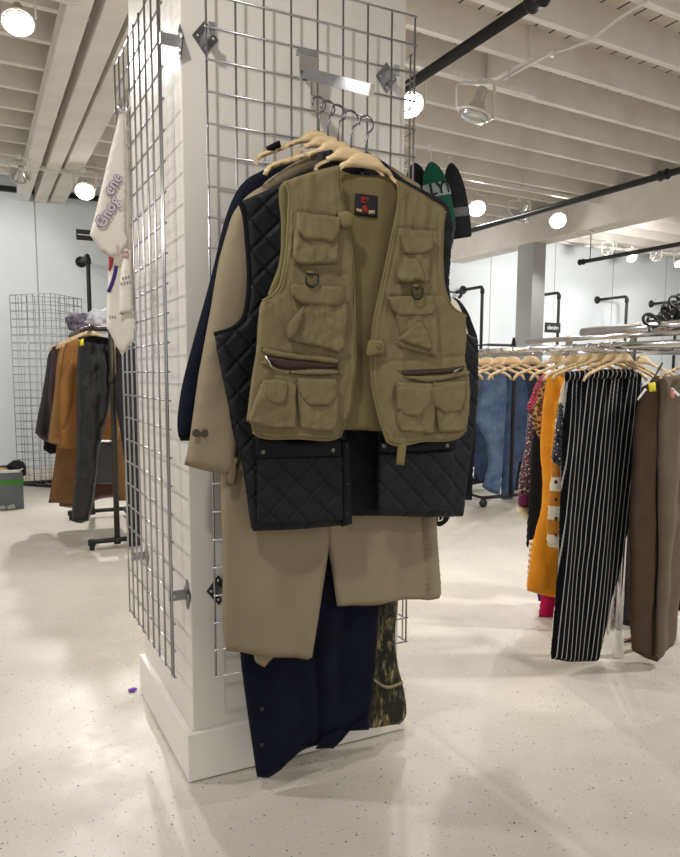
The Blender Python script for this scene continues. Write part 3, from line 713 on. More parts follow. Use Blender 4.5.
# ================================================================== WHITE SHIRT ON THE LEFT GRID
ys = .46
t = thing('printed_shirt', 'white shirt with purple outlined letters hanging off the left grid', 'shirt', (-.16, ys, 1.25))
shirt_m = fabric('white_jersey', rgb(232, 226, 214), .04, .9, 1000)
def sfold(V): return .010*np.sin(V[:, 0]*70+V[:, 1]*5)
cloth('front', P([(119, 115), (122, 113), (125, 118), (126, 150), (126.5, 190), (126, 225), (129, 245), (124, 250), (119, 256), (110, 257), (102, 252), (96, 243), (89.5, 235), (95, 215), (102, 185), (109, 155), (116, 128)], ys-.03), ys-.03, .006, shirt_m, t, .012, wrk=.002, sm=False)
cloth('back', P([(122, 113), (126, 114), (128, 150), (130, 200), (132, 240), (134, 290), (138, 325), (136.5, 337), (133, 342), (128, 348), (122, 355.5), (117, 347), (111, 335), (106.5, 327), (107, 300), (108.5, 270), (109, 255), (118, 245), (120, 180)], ys+.01), ys+.01, .007, shirt_m, t, .012, wrk=.004, sm=False)
cloth('side_fold', P([(125, 245), (131, 250), (132, 270), (133.5, 313), (126, 313), (119.5, 318), (119.5, 285)], ys-.012), ys-.014, .006, shirt_m, t, .012, wrk=.002)
purp = plain('purple_print', rgb(158, 146, 170), .8); redp = plain('red_print', rgb(186, 60, 62), .8); blup = plain('navy_print', rgb(60, 44, 110), .8); pinkp = plain('pale_print', rgb(206, 176, 180), .8)
def stroke(pts, r, m_, nm, y=ys-.042, closed=False):
    q = resample(P(pts, y), .006, closed); mm = MB(); mm.tube([(a[0], y, a[1]) for a in q], r, 6, closed=closed, flat=.5); return mm.out(nm, m_, t)
ca = lambda pts: CR(pts, 7.14, 85, 160)
inkd = plain('purple_outline', rgb(128, 112, 142), .8); inkl = plain('lavender_print', rgb(214, 202, 208), .8)
def print_word(txt, px, py, size):
    q = on(px, py, 1, ys-.047); ux = Vector((.50, 0, .87))
    for dy2, mm, off in ((0, inkd, .055), (-.0012, inkl, .012)):
        c = bpy.data.curves.new('w', 'FONT'); c.body = txt; c.size = size; c.extrude = .0006; c.align_x = 'CENTER'; c.align_y = 'CENTER'; c.offset = off*size; c.resolution_u = 3; c.space_character = 1.02
        o = bpy.data.objects.new('w', c); COL.objects.link(o); me = bpy.data.meshes.new_from_object(o.evaluated_get(bpy.context.evaluated_depsgraph_get())); bpy.data.objects.remove(o)
        uz = Vector((-.87, 0, .50)); n = ux.cross(uz)
        vs = [Vector((q[0], ys-.047+dy2, q[2]))+ux*v.co.x+uz*v.co.y+n*v.co.z for v in me.vertices]
        mesh_obj('printed_word', vs, [tuple(p.vertices) for p in me.polygons], mm, t, False)
print_word('ene', 113, 184, .044)
print_word('Gnog', 107.5, 212, .044)
def pside(pts, m_, nm, y): cloth(nm, P(pts, y), y, .0015, m_, t, .006, rnd=.001, wrk=0)
pside(ca([(170, 680), (205, 700), (195, 760), (178, 800), (168, 790)]), redp, 'red_print', ys+.002)
stroke(CR([(268, 50), (255, 120), (235, 190), (200, 275)], 8.57, 85, 260), .0055, blup, 'navy_swoosh', ys+.001)
pside(ca([(225, 595), (245, 620), (240, 680), (228, 660)]), pinkp, 'pale_print', ys-.04)
pside(ca([(255, 650), (310, 650), (315, 700), (270, 700)]), pinkp, 'pale_print', ys-.022)
for k2, (px, py) in enumerate([(123, 278.5), (126, 278), (129, 277), (121.5, 284), (124.5, 283.5), (127.5, 283), (130, 282.5)]):
    pside([(px-.9, py-1.6), (px+.9, py-1.6), (px+.7, py+1.5), (px-.9, py+1.5)], purp, 'small_print', ys-.022)
for px in (110, 112.5, 115): pside([(px-.7, 316), (px+.7, 316), (px+.6, 318.5), (px-.6, 318.5)], purp, 'small_print', ys+.001)
pk = thing('grid_hook', 'short chrome hook on the left grid carrying the white shirt', 'hook', (-.1, ys, 1.93))
q = on(122, 108, 1, ys); m = MB(); m.tube(bend([(-.103, ys, q[2]+.03), (-.112, ys, q[2]-.01), (q[0]-.004, ys, q[2]-.012), (q[0]-.012, ys, q[2]+.01)], .008), .003, 8); m.out('hook', chrome, pk)
m = MB().box((-.106, ys-.02, q[2]+.0), (-.101, ys+.02, q[2]+.045)); m.out('plate', chrome, pk, False)

# ================================================================== BEANIES AND JACKET BESIDE THE COLUMN
yh = .42
pg = thing('hat_peg', 'thin white peg on the right grid with three knit hats', 'hook', (.668, yh, 1.94))
q0 = on(415, 148, 1, yh); q1 = on(471, 157, 1, yh)
MB().tube([(.668, yh, q0[2]), (q1[0], yh, q1[2])], .0028, 8).out('rod', whitemetal, pg)
def beanie(px, py, px1, py1, wpx, m_, label, bandm, bandpos, yy):
    a = Vector(on(px, py, 1, yy)); b = Vector(on(px1, py1, 1, yy)); L = (b-a).length; sc = (on(px+wpx, py, 1, yy)[0]-a.x)
    t = thing('knit_hat', label, 'hat', (a.x, yy, b.z), 'knit hats on the peg')
    ax = (b-a).normalized(); side = Vector((0, 1, 0)).cross(ax).normalized(); side = side if side.x > 0 else -side
    def ring(f, w): return [a+ax*(L*f)+side*(w*math.cos(2*PI*k/24))+Vector((0, .45*w*math.sin(2*PI*k/24), 0)) for k in range(24)]
    prof = [(0, .10), (.03, .3), (.09, .52), (.2, .74), (.35, .9), (.5, .97), (.7, 1.0), (.9, .99), (.97, .95), (1, .86)]
    def shell(ps, nm, mm, par, gsc=1):
        v = []; f = []
        for fr, w in ps: v += ring(fr, w*sc*gsc)
        for i in range(len(ps)-1):
            for k in range(24): f.append((i*24+k, i*24+(k+1) % 24, (i+1)*24+(k+1) % 24, (i+1)*24+k))
        f.append(tuple(range(24))); f.append(tuple((len(ps)-1)*24+k for k in range(24)))
        return mesh_obj(nm, v, f, mm, par)
    bd = shell(prof, 'crown', m_, t)
    w0 = np.interp(bandpos[0], [p[0] for p in prof], [p[1] for p in prof]); w1 = np.interp(bandpos[1], [p[0] for p in prof], [p[1] for p in prof])
    shell([(bandpos[0], w0), (bandpos[0]+.01, w0*1.04), (bandpos[1]-.01, w1*1.04), (bandpos[1], w1)], 'band', bandm, t, 1.01)
    # hook
    m = MB(); q = on(px, py-11, 1, yy); m.tube(bend([a+Vector((0, 0, -.01)), Vector((a.x, yy, q0[2]+.010)), Vector((a.x, yy+.02, q0[2]+.010)), Vector((a.x, yy+.02, q0[2]-.01))], .006), .0022, 6); m.out('clip', whitemetal, t)
    return t, a, ax, side, L, sc
grn = fabric('bottle_green_knit', rgb(24, 84, 66), .12, .95, 500); gryb = fabric('pale_grey_knit', rgb(150, 160, 160), .08, .95, 500); blk = fabric('charcoal_knit', rgb(34, 34, 37), .15, .95, 500); midg = fabric('mid_grey_knit', rgb(104, 104, 106), .08, .95, 500)
bandbrim = fabric('slate_knit', rgb(66, 68, 76), .1, .95, 500)
beanie(415, 163, 420, 215, 12, blk, 'dark knit hat partly hidden behind the grid edge, beside the green hat', blk, (.8, .98), yh+.03)
gh = beanie(431, 162, 443, 226, 13.5, grn, 'green knit hat with grey lettered band, hanging on the peg', gryb, (.33, .54), yh-.03)
beanie(451, 163, 461, 238, 11.5, blk, 'charcoal knit hat with a mid grey stripe, rightmost on the peg', midg, (.60, .72), yh+.05)
cloth('brim', P([(441, 214), (458, 222), (455, 240), (449, 262), (444, 262), (440, 230)], yh+.02), yh+.03, .012, bandbrim, gh[0], .012, wrk=.003)
def text_mesh(s, size, ex=.0006, bold=False):
    c = bpy.data.curves.new('lettering', 'FONT'); c.body = s; c.size = size; c.extrude = ex; c.align_x = 'CENTER'; c.align_y = 'CENTER'
    c.resolution_u = 3
    if bold: c.offset = size*.012
    o = bpy.data.objects.new('lettering', c); COL.objects.link(o)
    dg = bpy.context.evaluated_depsgraph_get(); me = bpy.data.meshes.new_from_object(o.evaluated_get(dg)); bpy.data.objects.remove(o)
    return me
def lettering(s, size, loc, ux, uz, m_, parent, bold=False, wrap=None):
    me = text_mesh(s, size, .0006, bold); ux = Vector(ux).normalized(); uz = Vector(uz).normalized(); n = ux.cross(uz)
    vs = []
    for v in me.vertices:
        p = Vector(loc)+ux*v.co.x+uz*v.co.y+n*v.co.z
        if wrap: p = p+Vector((0, wrap(v.co.x), 0))
        vs.append(p)
    fs = [tuple(p.vertices) for p in me.polygons]
    return mesh_obj('lettering', vs, fs, m_, parent, False)
t_, a_, ax_, sd_, L_, sc_ = gh
lettering('LYT', .056, a_+ax_*(L_*.43)+Vector((.004, -.45*sc_*1.0-.0035, 0)), sd_, -ax_, blk, t_, True, wrap=lambda x: .45*sc_*(1-math.sqrt(max(0, 1-(x/(sc_*1.02))**2))))
# dark jacket with a cream shirt, hanging on the far side of the column
yj = .30
t = thing('black_jacket', 'black jacket on a clip hanger peeking out to the right of the olive vest', 'jacket', (.9, yj, .9))
cloth('body', P([(425, 300), (452, 297), (459, 300), (465, 307), (471, 318), (476, 330), (478.5, 345), (477, 380), (476, 420), (472, 500), (440, 500), (425, 480), (425, 380)], yj), yj, .030, blackcloth, t, .02, wrk=.008)
m = MB(); q = on(456, 294, 1, yj); m.tube(arc((q[0]+.012, yj, q[2]), .010, -PI/2, PI*.9, 12), .006, 8); m.out('hanger_hook', blackplastic, t)
pj = thing('jacket_peg', 'short peg on the right grid carrying the black jacket beside the column', 'hook', (.668, yj, q[2]))
MB().tube([(.668, yj, q[2]+.006), (q[0]+.035, yj, q[2]+.006)], .003, 8).out('rod', blackplastic, pj)
t = thing('cream_shirt', 'cream shirt shoulder showing between the olive vest and the black jacket', 'shirt', (.8, yj-.08, 1.0))
cloth('body', P([(440, 292), (449, 295), (456, 301), (462, 312), (466, 325), (468, 334), (460, 345), (458, 440), (430, 440), (432, 330)], yj-.08), yj-.08, .018, creamcloth, t, .016, wrk=.004)
t = thing('black_patch_bag', 'round black item with a white letter peeking below the quilted vest hem', 'bag', (.9, .3, .55))
cloth('body', P([(432, 440), (450, 440), (450, 516), (446, 523), (440, 526.5), (434, 525)], .26), .26, .02, blackcloth, t, .014, wrk=0)
q = on(441, 440, 1, .26); MB().tube([(q[0]-.04, .26, q[2]-.01), (q[0]-.02, .26, q[2]+.25), (q[0], .26, q[2]+.27), (q[0]+.02, .26, q[2]+.25), (q[0]+.04, .26, q[2]-.01)], .006, 6).out('strap', blackcloth, t); MB().tube([(.668, .26, q[2]+.262), (q[0]+.02, .26, q[2]+.262)], .003, 6).out('hook', chrome, t)
q = on(441.5, 518.5, 1, .23); lettering('D', .034, (q[0], .2355, q[2]), (1, 0, 0), (.0, 0, 1), plain('white_print', rgb(230, 228, 222), .8), t, True)

# ================================================================== RACKS
def pipe_thing(name, label, cat, segs, r, m_, joints=(), group=None, jr=1.35):
    t = thing(name, label, cat, segs[0][0] if not isinstance(segs[0], Vector) else segs[0], group)
    return t
def trousers_hanger(loc, label, group, kind='pale', rz=0): return hanger(loc, label, group, kind, rz, .205, hook_h=.075)
# --- left rack (black iron pipe)
xl, yA, yB, zr = .245, 2.99, 4.11, 1.435
t = thing('clothes_rack', 'black iron pipe clothes rack behind the left grid, holding leather and suede', 'clothes rack', (xl, 3.5, 0))
for yy in (yA, yB):
    MB().tube([(xl, yy, .045), (xl, yy, zr)], .0185, 14).out('upright', greypipe, t)
    m = MB(); m.tube(bend([(xl-.16, yy, .0), (xl-.16, yy, .055), (xl+.30, yy, .055), (xl+.30, yy, .0)], .03), .0165, 12)
    for xx in (-.16, 0, .30): m.lathe([(.024, -.02), (.026, -.012), (.026, .012), (.024, .02)], (xl+xx, yy, .05), (1, 0, 0) if xx == 0 else (0, 0, 1), 14)
    m.out('foot', blackpipe, t)
MB().tube([(xl-.115, yA-.0, zr), (xl-.115, yB+.0, zr)], .0135, 12).out('rail', greypipe, t)
for yy in (yA, yB): MB().tube([(xl, yy, zr-.012), (xl-.13, yy, zr-.012)], .0145, 12).out('top_arm', greypipe, t)
MB().tube([(xl+.24, yA, .055), (xl+.24, yB, .055)], .014, 10).out('floor_bar', blackpipe, t)
m = MB(); m.tube([(xl, yA, 1.11), (xl+.20, yA, 1.115)], .0135, 10); m.lathe([(.026, -.025), (.026, .025)], (xl, yA, 1.11), (0, 0, 1), 14); m.out('side_arm', greypipe, t)
leather = NT('black_leather'); o = leather.coord('Object'); leather.col(rgb(17, 19, 21)); leather.set(Roughness=.30); leather.bump(leather.noise(o, 18, 5), .25, .01); leather = leather.m
suede = lambda n_, c: fabric(n_, c, .12, .95, 600, 8)
camel = suede('camel_suede', rgb(158, 112, 64)); camel2 = suede('light_camel_suede', rgb(176, 134, 84)); rust = suede('brown_suede', rgb(134, 98, 66)); maroon = plain('maroon_leather', rgb(82, 34, 30), .4); burg = plain('burgundy_leather', rgb(62, 30, 34), .42, 0, .15); darkl = plain('dark_brown_leather', rgb(44, 34, 36), .42, 0, .15); greysk = plain('charcoal_skirt_leather', rgb(70, 72, 74), .4)
def garment(name, label, cat, poly, y, m_, thick=.03, group=None, res=.02, seed=None, wrk=.012, fx=12, fz=2.5, parts=(), body='body', grooves=(), extra=None):
    lo = P(poly, y); cx = sum(p[0] for p in lo)/len(lo); cz = min(p[1] for p in lo)
    t = thing(name, label, cat, (cx, y, cz), group)
    cloth(body, lo, y, thick, m_, t, res, wrk=wrk, fx=fx, fz=fz, seed=seed, grooves=grooves, rnd=thick*1.2, extra=extra)
    for (nm, pl, dy_, th, pm) in parts: cloth(nm, P(pl, y+dy_), y+dy_, th, pm, t, max(.008, res*.6), wrk=wrk*.4, fx=fx, fz=fz)
    return t
yel = plain('yellow_tag', rgb(236, 222, 40), .6)
GL = 'garments on the left pipe rack'
garment('leather_trousers', 'black leather trousers hanging foremost on the left pipe rack', 'trousers', [(79, 338.5), (95, 337), (112, 339), (114, 360), (113.5, 385), (110, 405), (105, 425), (100, 450), (96.5, 480), (93, 505), (89, 521), (80, 523), (71, 521), (73.5, 495), (76.5, 460), (77, 420), (77, 385), (77.5, 355)], 3.08, leather, .035, GL, .018, 2, .016, 18, 5,
        [('waistband', [(79, 337.5), (95, 336), (112, 338.5), (113, 346), (95, 344), (78.5, 345)], -.034, .010, blackcloth), ('price_tag', [(79, 340), (83.5, 338.5), (84.5, 345), (80, 346)], -.06, .003, yel)])
garment('suede_jacket', 'camel suede jacket hanging right behind the black leather trousers', 'jacket', [(66, 342), (78, 339), (96, 336), (112, 345), (119, 352), (121, 400), (119, 440), (92, 441), (78, 446), (70, 449), (59, 448), (60, 425), (62, 405), (59, 395), (61, 370), (62.5, 355)], 3.28, camel, .035, GL, .02, 4, .012, 14, 3,
        [('sleeve', [(70, 358), (75, 362), (74, 385), (70, 410), (64, 430), (60, 424), (58.5, 400), (61, 375)], -.03, .03, camel)])
garment('suede_jacket', 'lighter tan suede jacket, second behind the leather trousers', 'jacket', [(60, 346), (66, 343), (85, 340), (90, 440), (57, 444), (48, 442), (51, 418), (55, 385), (57, 360)], 3.45, camel2, .035, GL, .02, 6, .010)
garment('suede_skirt', 'long brown suede skirt below the camel jackets on the left rack', 'skirt', [(58, 436), (95, 436), (92, 500), (74, 504), (60, 503), (48.5, 503), (53, 475)], 3.60, rust, .04, GL, .022, 7, .015)
garment('maroon_skirt', 'maroon leather skirt hem low on the left rack', 'skirt', [(66, 440), (112, 440), (117, 470), (118, 497), (100, 499), (88, 504), (74, 508), (59, 506), (62, 480)], 3.74, maroon, .04, GL, .022, 8, .012)
garment('charcoal_skirt', 'charcoal leather skirt seen between the trouser leg and the upright', 'skirt', [(96, 440), (118, 440), (117, 484), (94, 484)], 3.36, greysk, .025, GL, .02, 9, .008)
garment('brown_coat', 'brown coat hem low behind the grid on the left rack', 'coat', [(112, 430), (134, 430), (136, 500), (118, 501)], 3.55, rust, .03, GL, .02, 12, .008)
garment('burgundy_jacket', 'burgundy leather jacket with a hanging sleeve on the left rack', 'jacket', [(52, 347), (60, 344), (72, 343), (74, 430), (52, 440), (47, 436), (50, 415), (48, 395), (50, 370)], 3.70, burg, .035, GL, .02, 13, .010)
garment('dark_jacket', 'darkest brown leather jacket, leftmost on the left rack', 'jacket', [(50, 351), (56, 347), (66, 346), (66, 440), (56, 445), (44, 441), (35, 433), (37, 420), (42, 395), (46, 370)], 3.86, darkl, .035, GL, .02, 14, .012)
garment('lace_blouse', 'black lace blouse hem at the far left of the left rack', 'blouse', [(46, 430), (54, 356), (63, 352), (64, 430), (58, 453), (50, 454), (43, 449)], 3.95, fabric('black_lace', rgb(24, 24, 28), .4, .8, 80, 60), .02, GL, .016, 15, .008)
garment('black_trousers', 'black trousers with a yellow ring tag seen through the left grid', 'trousers', [(117, 342), (121, 337), (128, 338), (136, 345), (140, 400), (142, 480), (142, 545), (128, 547), (126, 480), (120, 430), (115, 400), (116, 370)], 2.90, fabric('washed_black_denim', rgb(52, 52, 56), .2, .9), .03, GL, .02, 16, .010, 12, 3, [('hanger_tag', [(118, 331), (122, 329), (126, 334), (128, 340), (124, 338), (120, 336)], -.03, .004, yel)])
for k2, (px, py, y, lb) in enumerate([(98, 326, 3.08, 'pale hanger carrying the black leather trousers'), (92, 329, 3.28, 'hanger carrying the camel suede jacket'), (80, 332, 3.45, 'hanger carrying the lighter tan suede jacket'), (72, 334, 3.70, 'hanger carrying the burgundy jacket'), (66, 337, 3.86, 'hanger carrying the darkest brown jacket'), (60, 338, 3.98, 'hanger at the far end of the left rack')]):
    hanger((xl-.115, y, zr-.002), lb+' on the left rack', 'hangers on the left pipe rack', 'pale', 0, .175, hook_h=.030)
white_bundle = fabric('white_printed_cloth', rgb(214, 214, 224), .18, .9, 500, 40)
for px, py, y, lb, r_ in [(103, 322, 3.6, 'crumpled white and grey cloth lying on top of the left rack, right', .10), (83, 327, 3.9, 'crumpled dark patterned cloth lying on top of the left rack, left', .11)]:
    q = on(px, py, 1, y); b = bmesh.new(); bmesh.ops.create_icosphere(b, subdivisions=4, radius=1)
    vs = []
    for v in b.verts:
        d_ = 1+.35*noise.noise(v.co*2.2+Vector((px, 0, 0)))+.15*noise.noise(v.co*5)
        vs.append((q[0]+v.co.x*r_*d_*1.05, y+v.co.y*r_*d_, zr+.008+.075+v.co.z*.075*d_))
    b.verts.index_update()
    o = mesh_obj('folded_cloth', vs, [[v.index for v in f.verts] for f in b.faces], white_bundle if px > 100 else fabric('dark_printed_cloth', rgb(120, 114, 128), .5, .9, 500, 40), None, True, loc=(q[0], y, zr)); b.free()
    tag(o, lb, 'cloth')

# --- right rack
xr, zr2 = 1.62, 1.252
t = thing('chrome_clothes_rack', 'chrome double rail clothes rack at right holding the striped trousers', 'clothes rack', (1.75, .8, 0))
for yy in (.18, .52):
    m = MB(); m.tube([(1.74, yy, .05), (1.74, yy, 1.31)], .015, 14); m.out('upright', chrome, t)
    MB().tube([(xr-.02, yy, 1.235), (2.02, yy, 1.235)], .012, 10).out('cross_arm', chrome, t)
    MB().tube([(1.74, yy, .055), (2.1, yy, .055)], .014, 10).out('foot_bar', chrome, t)
    for xx in (1.74, 2.08): MB().lathe([(.020, 0), (.024, .004), (.022, .05), (.018, .11), (.012, .12)], (xx, yy, 0), (0, 0, 1), 16).out('foot_sleeve', whitemetal, t)
for xx in (xr, 1.98): MB().tube([(xx, -.35, zr2), (xx, 1.45, zr2)], .0125, 12).out('rail', chrome, t)
MB().tube([(1.74, -.5, 1.325), (1.74, .44, 1.318)], .022, 16).out('top_tube', chrome, t)
MB().tube([(1.86, -.5, 1.335), (1.86, .52, 1.335)], .016, 16).out('top_tube', chrome, t)
MB().tube([(1.68, -.5, 1.292), (1.68, .72, 1.292)], .010, 12).out('top_tube', chrome, t)
m = MB(); q = on(616, 600, 1, .26)
MB().tube([(1.685, .185, .10), (1.735, .185, .42)], .006, 8).out('brace', chrome, t)
stripe_m = mat_stripes('black_white_pinstripe', rgb(11, 11, 14), rgb(170, 168, 168), .0232, .0034, .002, .075)
yS = .16
GR = 'garments on the right chrome rack'
tt = garment('striped_trousers', 'wide black trousers with white vertical stripes and gathered waist', 'trousers', [(566, 373), (585, 371), (610, 370), (632, 370.5), (640, 373), (640, 420), (633, 460), (632, 502), (625, 540), (618, 575), (610, 605), (603, 635), (597, 661), (575, 662), (551, 659), (554, 620), (558, 560), (560, 500), (562, 440), (564, 400)], yS, stripe_m, .017, GR, .0095, 3, .005, 14, 1.6, extra=lambda V: .007*np.sin(V[:, 0]*150+3*np.sin(V[:, 0]*31))*np.exp(-np.clip(1.15-V[:, 1], 0, 2)/.12)+.004*np.sin(V[:, 0]*34+V[:, 1]*2),
             parts=
             [('waistband', [(565, 372), (585, 370), (610, 369), (634, 369.5), (636, 379), (610, 378.5), (585, 379.5), (565, 382)], -.034, .010, stripe_m)])
pants_brown = fabric('brown_pinwale', rgb(78, 62, 50), .12, .9, 300, 12); pants_taupe = fabric('taupe_twill', rgb(112, 99, 86), .08, .9, 900, 10)
garment('brown_trousers', 'dark brown trousers with a yellow tag and white paper strip', 'trousers', [(645, 386), (660, 376), (672, 378), (668, 470), (664, 560), (659, 640), (656, 661.5), (645, 658), (633, 651), (633, 590), (632, 517), (636, 453), (640, 405)], .06, pants_brown, .026, GR, .010, 5, .012, 22, 2.5, extra=lambda V: .009*np.sin(V[:, 0]*75+V[:, 1]*2), parts=
        [('price_tag', [(648, 383), (655.5, 382), (656.5, 391), (649.5, 392)], -.06, .003, yel), ('paper_strip', [(637, 399), (645, 388), (647, 389.5), (638.5, 400.5)], -.055, .002, plain('white_paper', rgb(240, 238, 234), .7)), ('tag_cord', [(649, 383), (655, 374), (661, 362), (662.5, 363), (656.5, 375), (650.5, 384)], -.05, .003, plain('cord_brown', rgb(70, 56, 40), .8))])
garment('taupe_trousers', 'greyish taupe trousers at the right edge with a small red tag', 'trousers', [(661, 378), (685, 374), (700, 375), (698, 450), (690, 540), (676, 600), (671, 643), (663, 655), (656.5, 660), (657, 590), (659, 528), (660, 450)], .02, pants_taupe, .026, GR, .010, 7, .012, 20, 2.5, extra=lambda V: .009*np.sin(V[:, 0]*70-V[:, 1]*2+1), parts=
        [('tag', [(670, 390), (674, 389.5), (674.5, 398), (670.5, 398.5)], -.045, .003, plain('red_white_tag', rgb(214, 130, 130), .7)), ('tag_tail', [(671, 388), (674, 387.5), (680, 395), (678.5, 396.5), (673, 390.5)], -.048, .002, plain('white_paper', rgb(240, 238, 234), .7))])
garment('pinstripe_trousers', 'dark pinstriped trouser hem at the right picture edge', 'trousers', [(672, 379), (692, 379), (690, 520), (690, 646), (668, 647), (668, 520)], .50, mat_stripes('dark_pinstripe', rgb(26, 25, 27), rgb(170, 168, 164), .03, .003), .03, GR, .016, 9, .008)
mustard = suede('mustard_suede', rgb(210, 136, 34)); mustard2 = fabric('orange_yellow_cotton', rgb(226, 150, 40), .06, .9)
garment('mustard_dress', 'long mustard yellow suede dress left of the striped trousers', 'dress', [(549, 373), (562, 372), (585, 372), (590, 500), (588, 592), (556, 597), (542, 595), (530, 591), (537, 540), (544, 498), (543, 452), (543.5, 424), (546, 395)], .62, mustard, .05, GR, .012, 11, .016, 16, 2.5, grooves=[(P([(538, 452), (592, 458)], .62), .006, .010)])
garment('check_shirt', 'mustard and white check shirt with dark buttons', 'shirt', [(560, 400), (590, 400), (590, 540), (575, 551), (557, 549), (547.5, 546), (549, 510), (551, 485), (553, 460)], .36, mat_check(), .03, GR, .016, 12, .008, 16, 3,
        [('button', [(a-1.5, b-1.7), (a+1.5, b-1.7), (a+1.5, b+1.7), (a-1.5, b+1.7)], -.036, .006, plain('dark_button', rgb(50, 34, 24), .4)) for a, b in ((556, 482), (556, 499.5), (556, 518.5), (556, 535))])
garment('floral_blouse', 'cream blouse with black floral print beside the striped trousers', 'blouse', [(566, 378), (580, 374), (600, 374), (600, 460), (570, 470), (562, 467), (552.5, 462), (555, 445), (559, 415), (562, 394)], .28, mat_floral(), .03, GR, .014, 13, .008)
garment('orange_blouse', 'orange yellow blouse behind the floral blouse', 'blouse', [(556, 400), (575, 395), (580, 450), (560, 460), (551, 460), (553, 430)], .46, mustard2, .025, GR, .016, 14, .006)
garment('leopard_dress', 'leopard print dress just left of the mustard dress', 'dress', [(545, 376), (560, 374), (562, 440), (545, 450), (533, 421), (537, 402), (541, 386)], .78, mat_leopard('leopard_print', rgb(190, 140, 84), rgb(120, 78, 44), 60), .03, GR, .018, 15, .008)
garment('black_dress', 'long black dress under the patterned cardigan', 'dress', [(536, 415), (565, 400), (568, 530), (545, 550), (537, 552), (526.5, 547), (529, 520), (531, 480), (532, 450)], .88, blackcloth, .04, GR, .02, 16, .012)
garment('pink_scarf', 'bright pink and red scarf draped at the shoulder of the cardigan', 'scarf', [(541, 376), (549, 373), (552, 392), (546, 400), (540, 392), (536, 402), (532, 412), (527, 409), (532, 396), (536, 384)], .92, mat_leopard('pink_red_weave', rgb(196, 62, 96), rgb(214, 120, 130), 70), .02, GR, .012, 17, .008)
tc = garment('patterned_cardigan', 'patterned knit cardigan sleeve with plum cuff, leftmost on the right rack', 'cardigan', [(537, 385), (545, 378), (555, 380), (548, 430), (536, 470), (533, 500), (526, 508), (519, 505), (519.5, 490), (522, 470), (526, 450), (529, 420), (532, 400)], 1.02, mat_cardigan(), .04, GR, .018, 18, .010, 14, 4,
        [('plum_cuff', [(520, 494), (531, 492), (531, 507), (519, 506.5)], -.012, .040, fabric('plum_knit', rgb(108, 40, 78), .1, .95, 400)), ('cream_cuff', [(518, 506), (531, 506), (530.5, 512), (526, 520), (518, 512)], -.008, .036, fabric('cream_knit', rgb(222, 206, 164), .06, .95, 400))])
garment('striped_skirt', 'cream and orange striped skirt hem low beside the mustard dress', 'skirt', [(530, 540), (560, 535), (560, 596), (540, 594), (527.5, 591), (528.5, 565)], .74, mat_bands('cream_orange_bands', rgb(232, 216, 194), rgb(206, 134, 84), .028, .009), .03, GR, .018, 19, .008)
garment('magenta_skirt', 'magenta skirt hem lowest on the right rack', 'skirt', [(540, 560), (565, 560), (612, 575), (616, 622), (590, 620), (552, 622), (545, 619), (538, 617.5), (541, 605)], .70, fabric('magenta_crepe', rgb(176, 20, 74), .12, .8), .03, GR, .018, 20, .012)
garment('purple_shirt', 'small purple hem between the striped skirt and magenta skirt', 'shirt', [(536, 585), (550, 585), (550, 602), (538, 601)], .82, fabric('purple_cotton', rgb(78, 44, 110), .1, .9), .02, GR, .016, 21, .004)
garment('lace_dress', 'black lace dress between the striped and brown trousers', 'dress', [(618, 480), (645, 460), (648, 600), (636, 626), (624, 625), (616, 620)], .40, fabric('black_floral_lace', rgb(40, 36, 36), .6, .8, 120, 90), .03, GR, .016, 22, .008)
hl = [(598, .16, 'hanger holding the striped trousers'), (585, .28, 'hanger holding the floral blouse'), (580, .36, 'hanger holding the check shirt'), (575, .46, 'hanger holding the orange yellow blouse'), (568, .62, 'hanger holding the mustard dress'), (562, .74, 'hanger holding the striped skirt'), (560, .82, 'hanger holding the leopard dress'), (552, .92, 'hanger holding the black dress'), (548, 1.02, 'hanger holding the patterned cardigan')]
for px, y, lb in hl:
    hanger((xr, y, zr2-.004), lb+' on the right rack', 'hangers on the right rack', 'pale', 0, .235, hook_h=.034)
for y, lb in [(.06, 'hanger holding the brown trousers'), (.02-.06, 'hanger holding the taupe trousers'), (.34, 'empty wooden hanger behind the brown trousers'), (.5, 'hanger holding the pinstripe trousers'), (.68, 'empty wooden hanger, rearmost on the outer chrome rail')]:
    hanger((1.98, y, zr2-.004), lb+' on the right rack', 'hangers on the right rack', 'pale', 0, .235, hook_h=.034)
for k2, y in enumerate((.11, .22, 1.14, 1.26, 1.38)):
    hanger((xr, y, zr2-.004), 'spare pale wooden hanger squeezed between garments on the right chrome rail', 'spare hangers on the right rack', 'pale', (.12, -.1, .08, -.06, .1)[k2], .235, hook_h=.034)
# black clip hangers piled on the chrome tubes
t = thing('clip_hanger_pile', 'tangle of black plastic clip hangers lying on the chrome rack top at right', 'hangers', (1.95, .25, 1.36))
m = MB()
rnd = random.Random(5)
for k2 in range(34):
    fx_ = rnd.random(); px = 650+fx_*42; py = 325-fx_*32+rnd.uniform(-5, 9); y = rnd.uniform(.05, .25); q = on(px, py, 1, y)
    r_ = rnd.uniform(.014, .030); tl = rnd.uniform(-1, 1)
    pts = [Vector((q[0]+r_*math.cos(a), y+.4*r_*math.sin(a+tl), q[2]+r_*.8*math.sin(a))) for a in [i*PI*1.6/12+tl for i in range(13)]]
    nm = MB().tube(pts, rnd.uniform(.004, .0075), 8); nm.out('clip_hanger', blackplastic, t)
cloth('black_garment', P([(664, 327), (674, 316), (684, 305), (692, 300), (692, 332), (668, 332)], .12), .12, .03, blackcloth, t, .014, wrk=.006)
o = cloth('folded_green_cloth', P([(662, 327), (675, 325), (692, 322), (692, 331), (665, 331)], .09), .09, .03, fabric('dark_green_cloth', rgb(26, 84, 62), .1, .9), None, .014, wrk=.004)
tag(o, 'strip of dark green cloth under the black clip hangers at right', 'cloth')

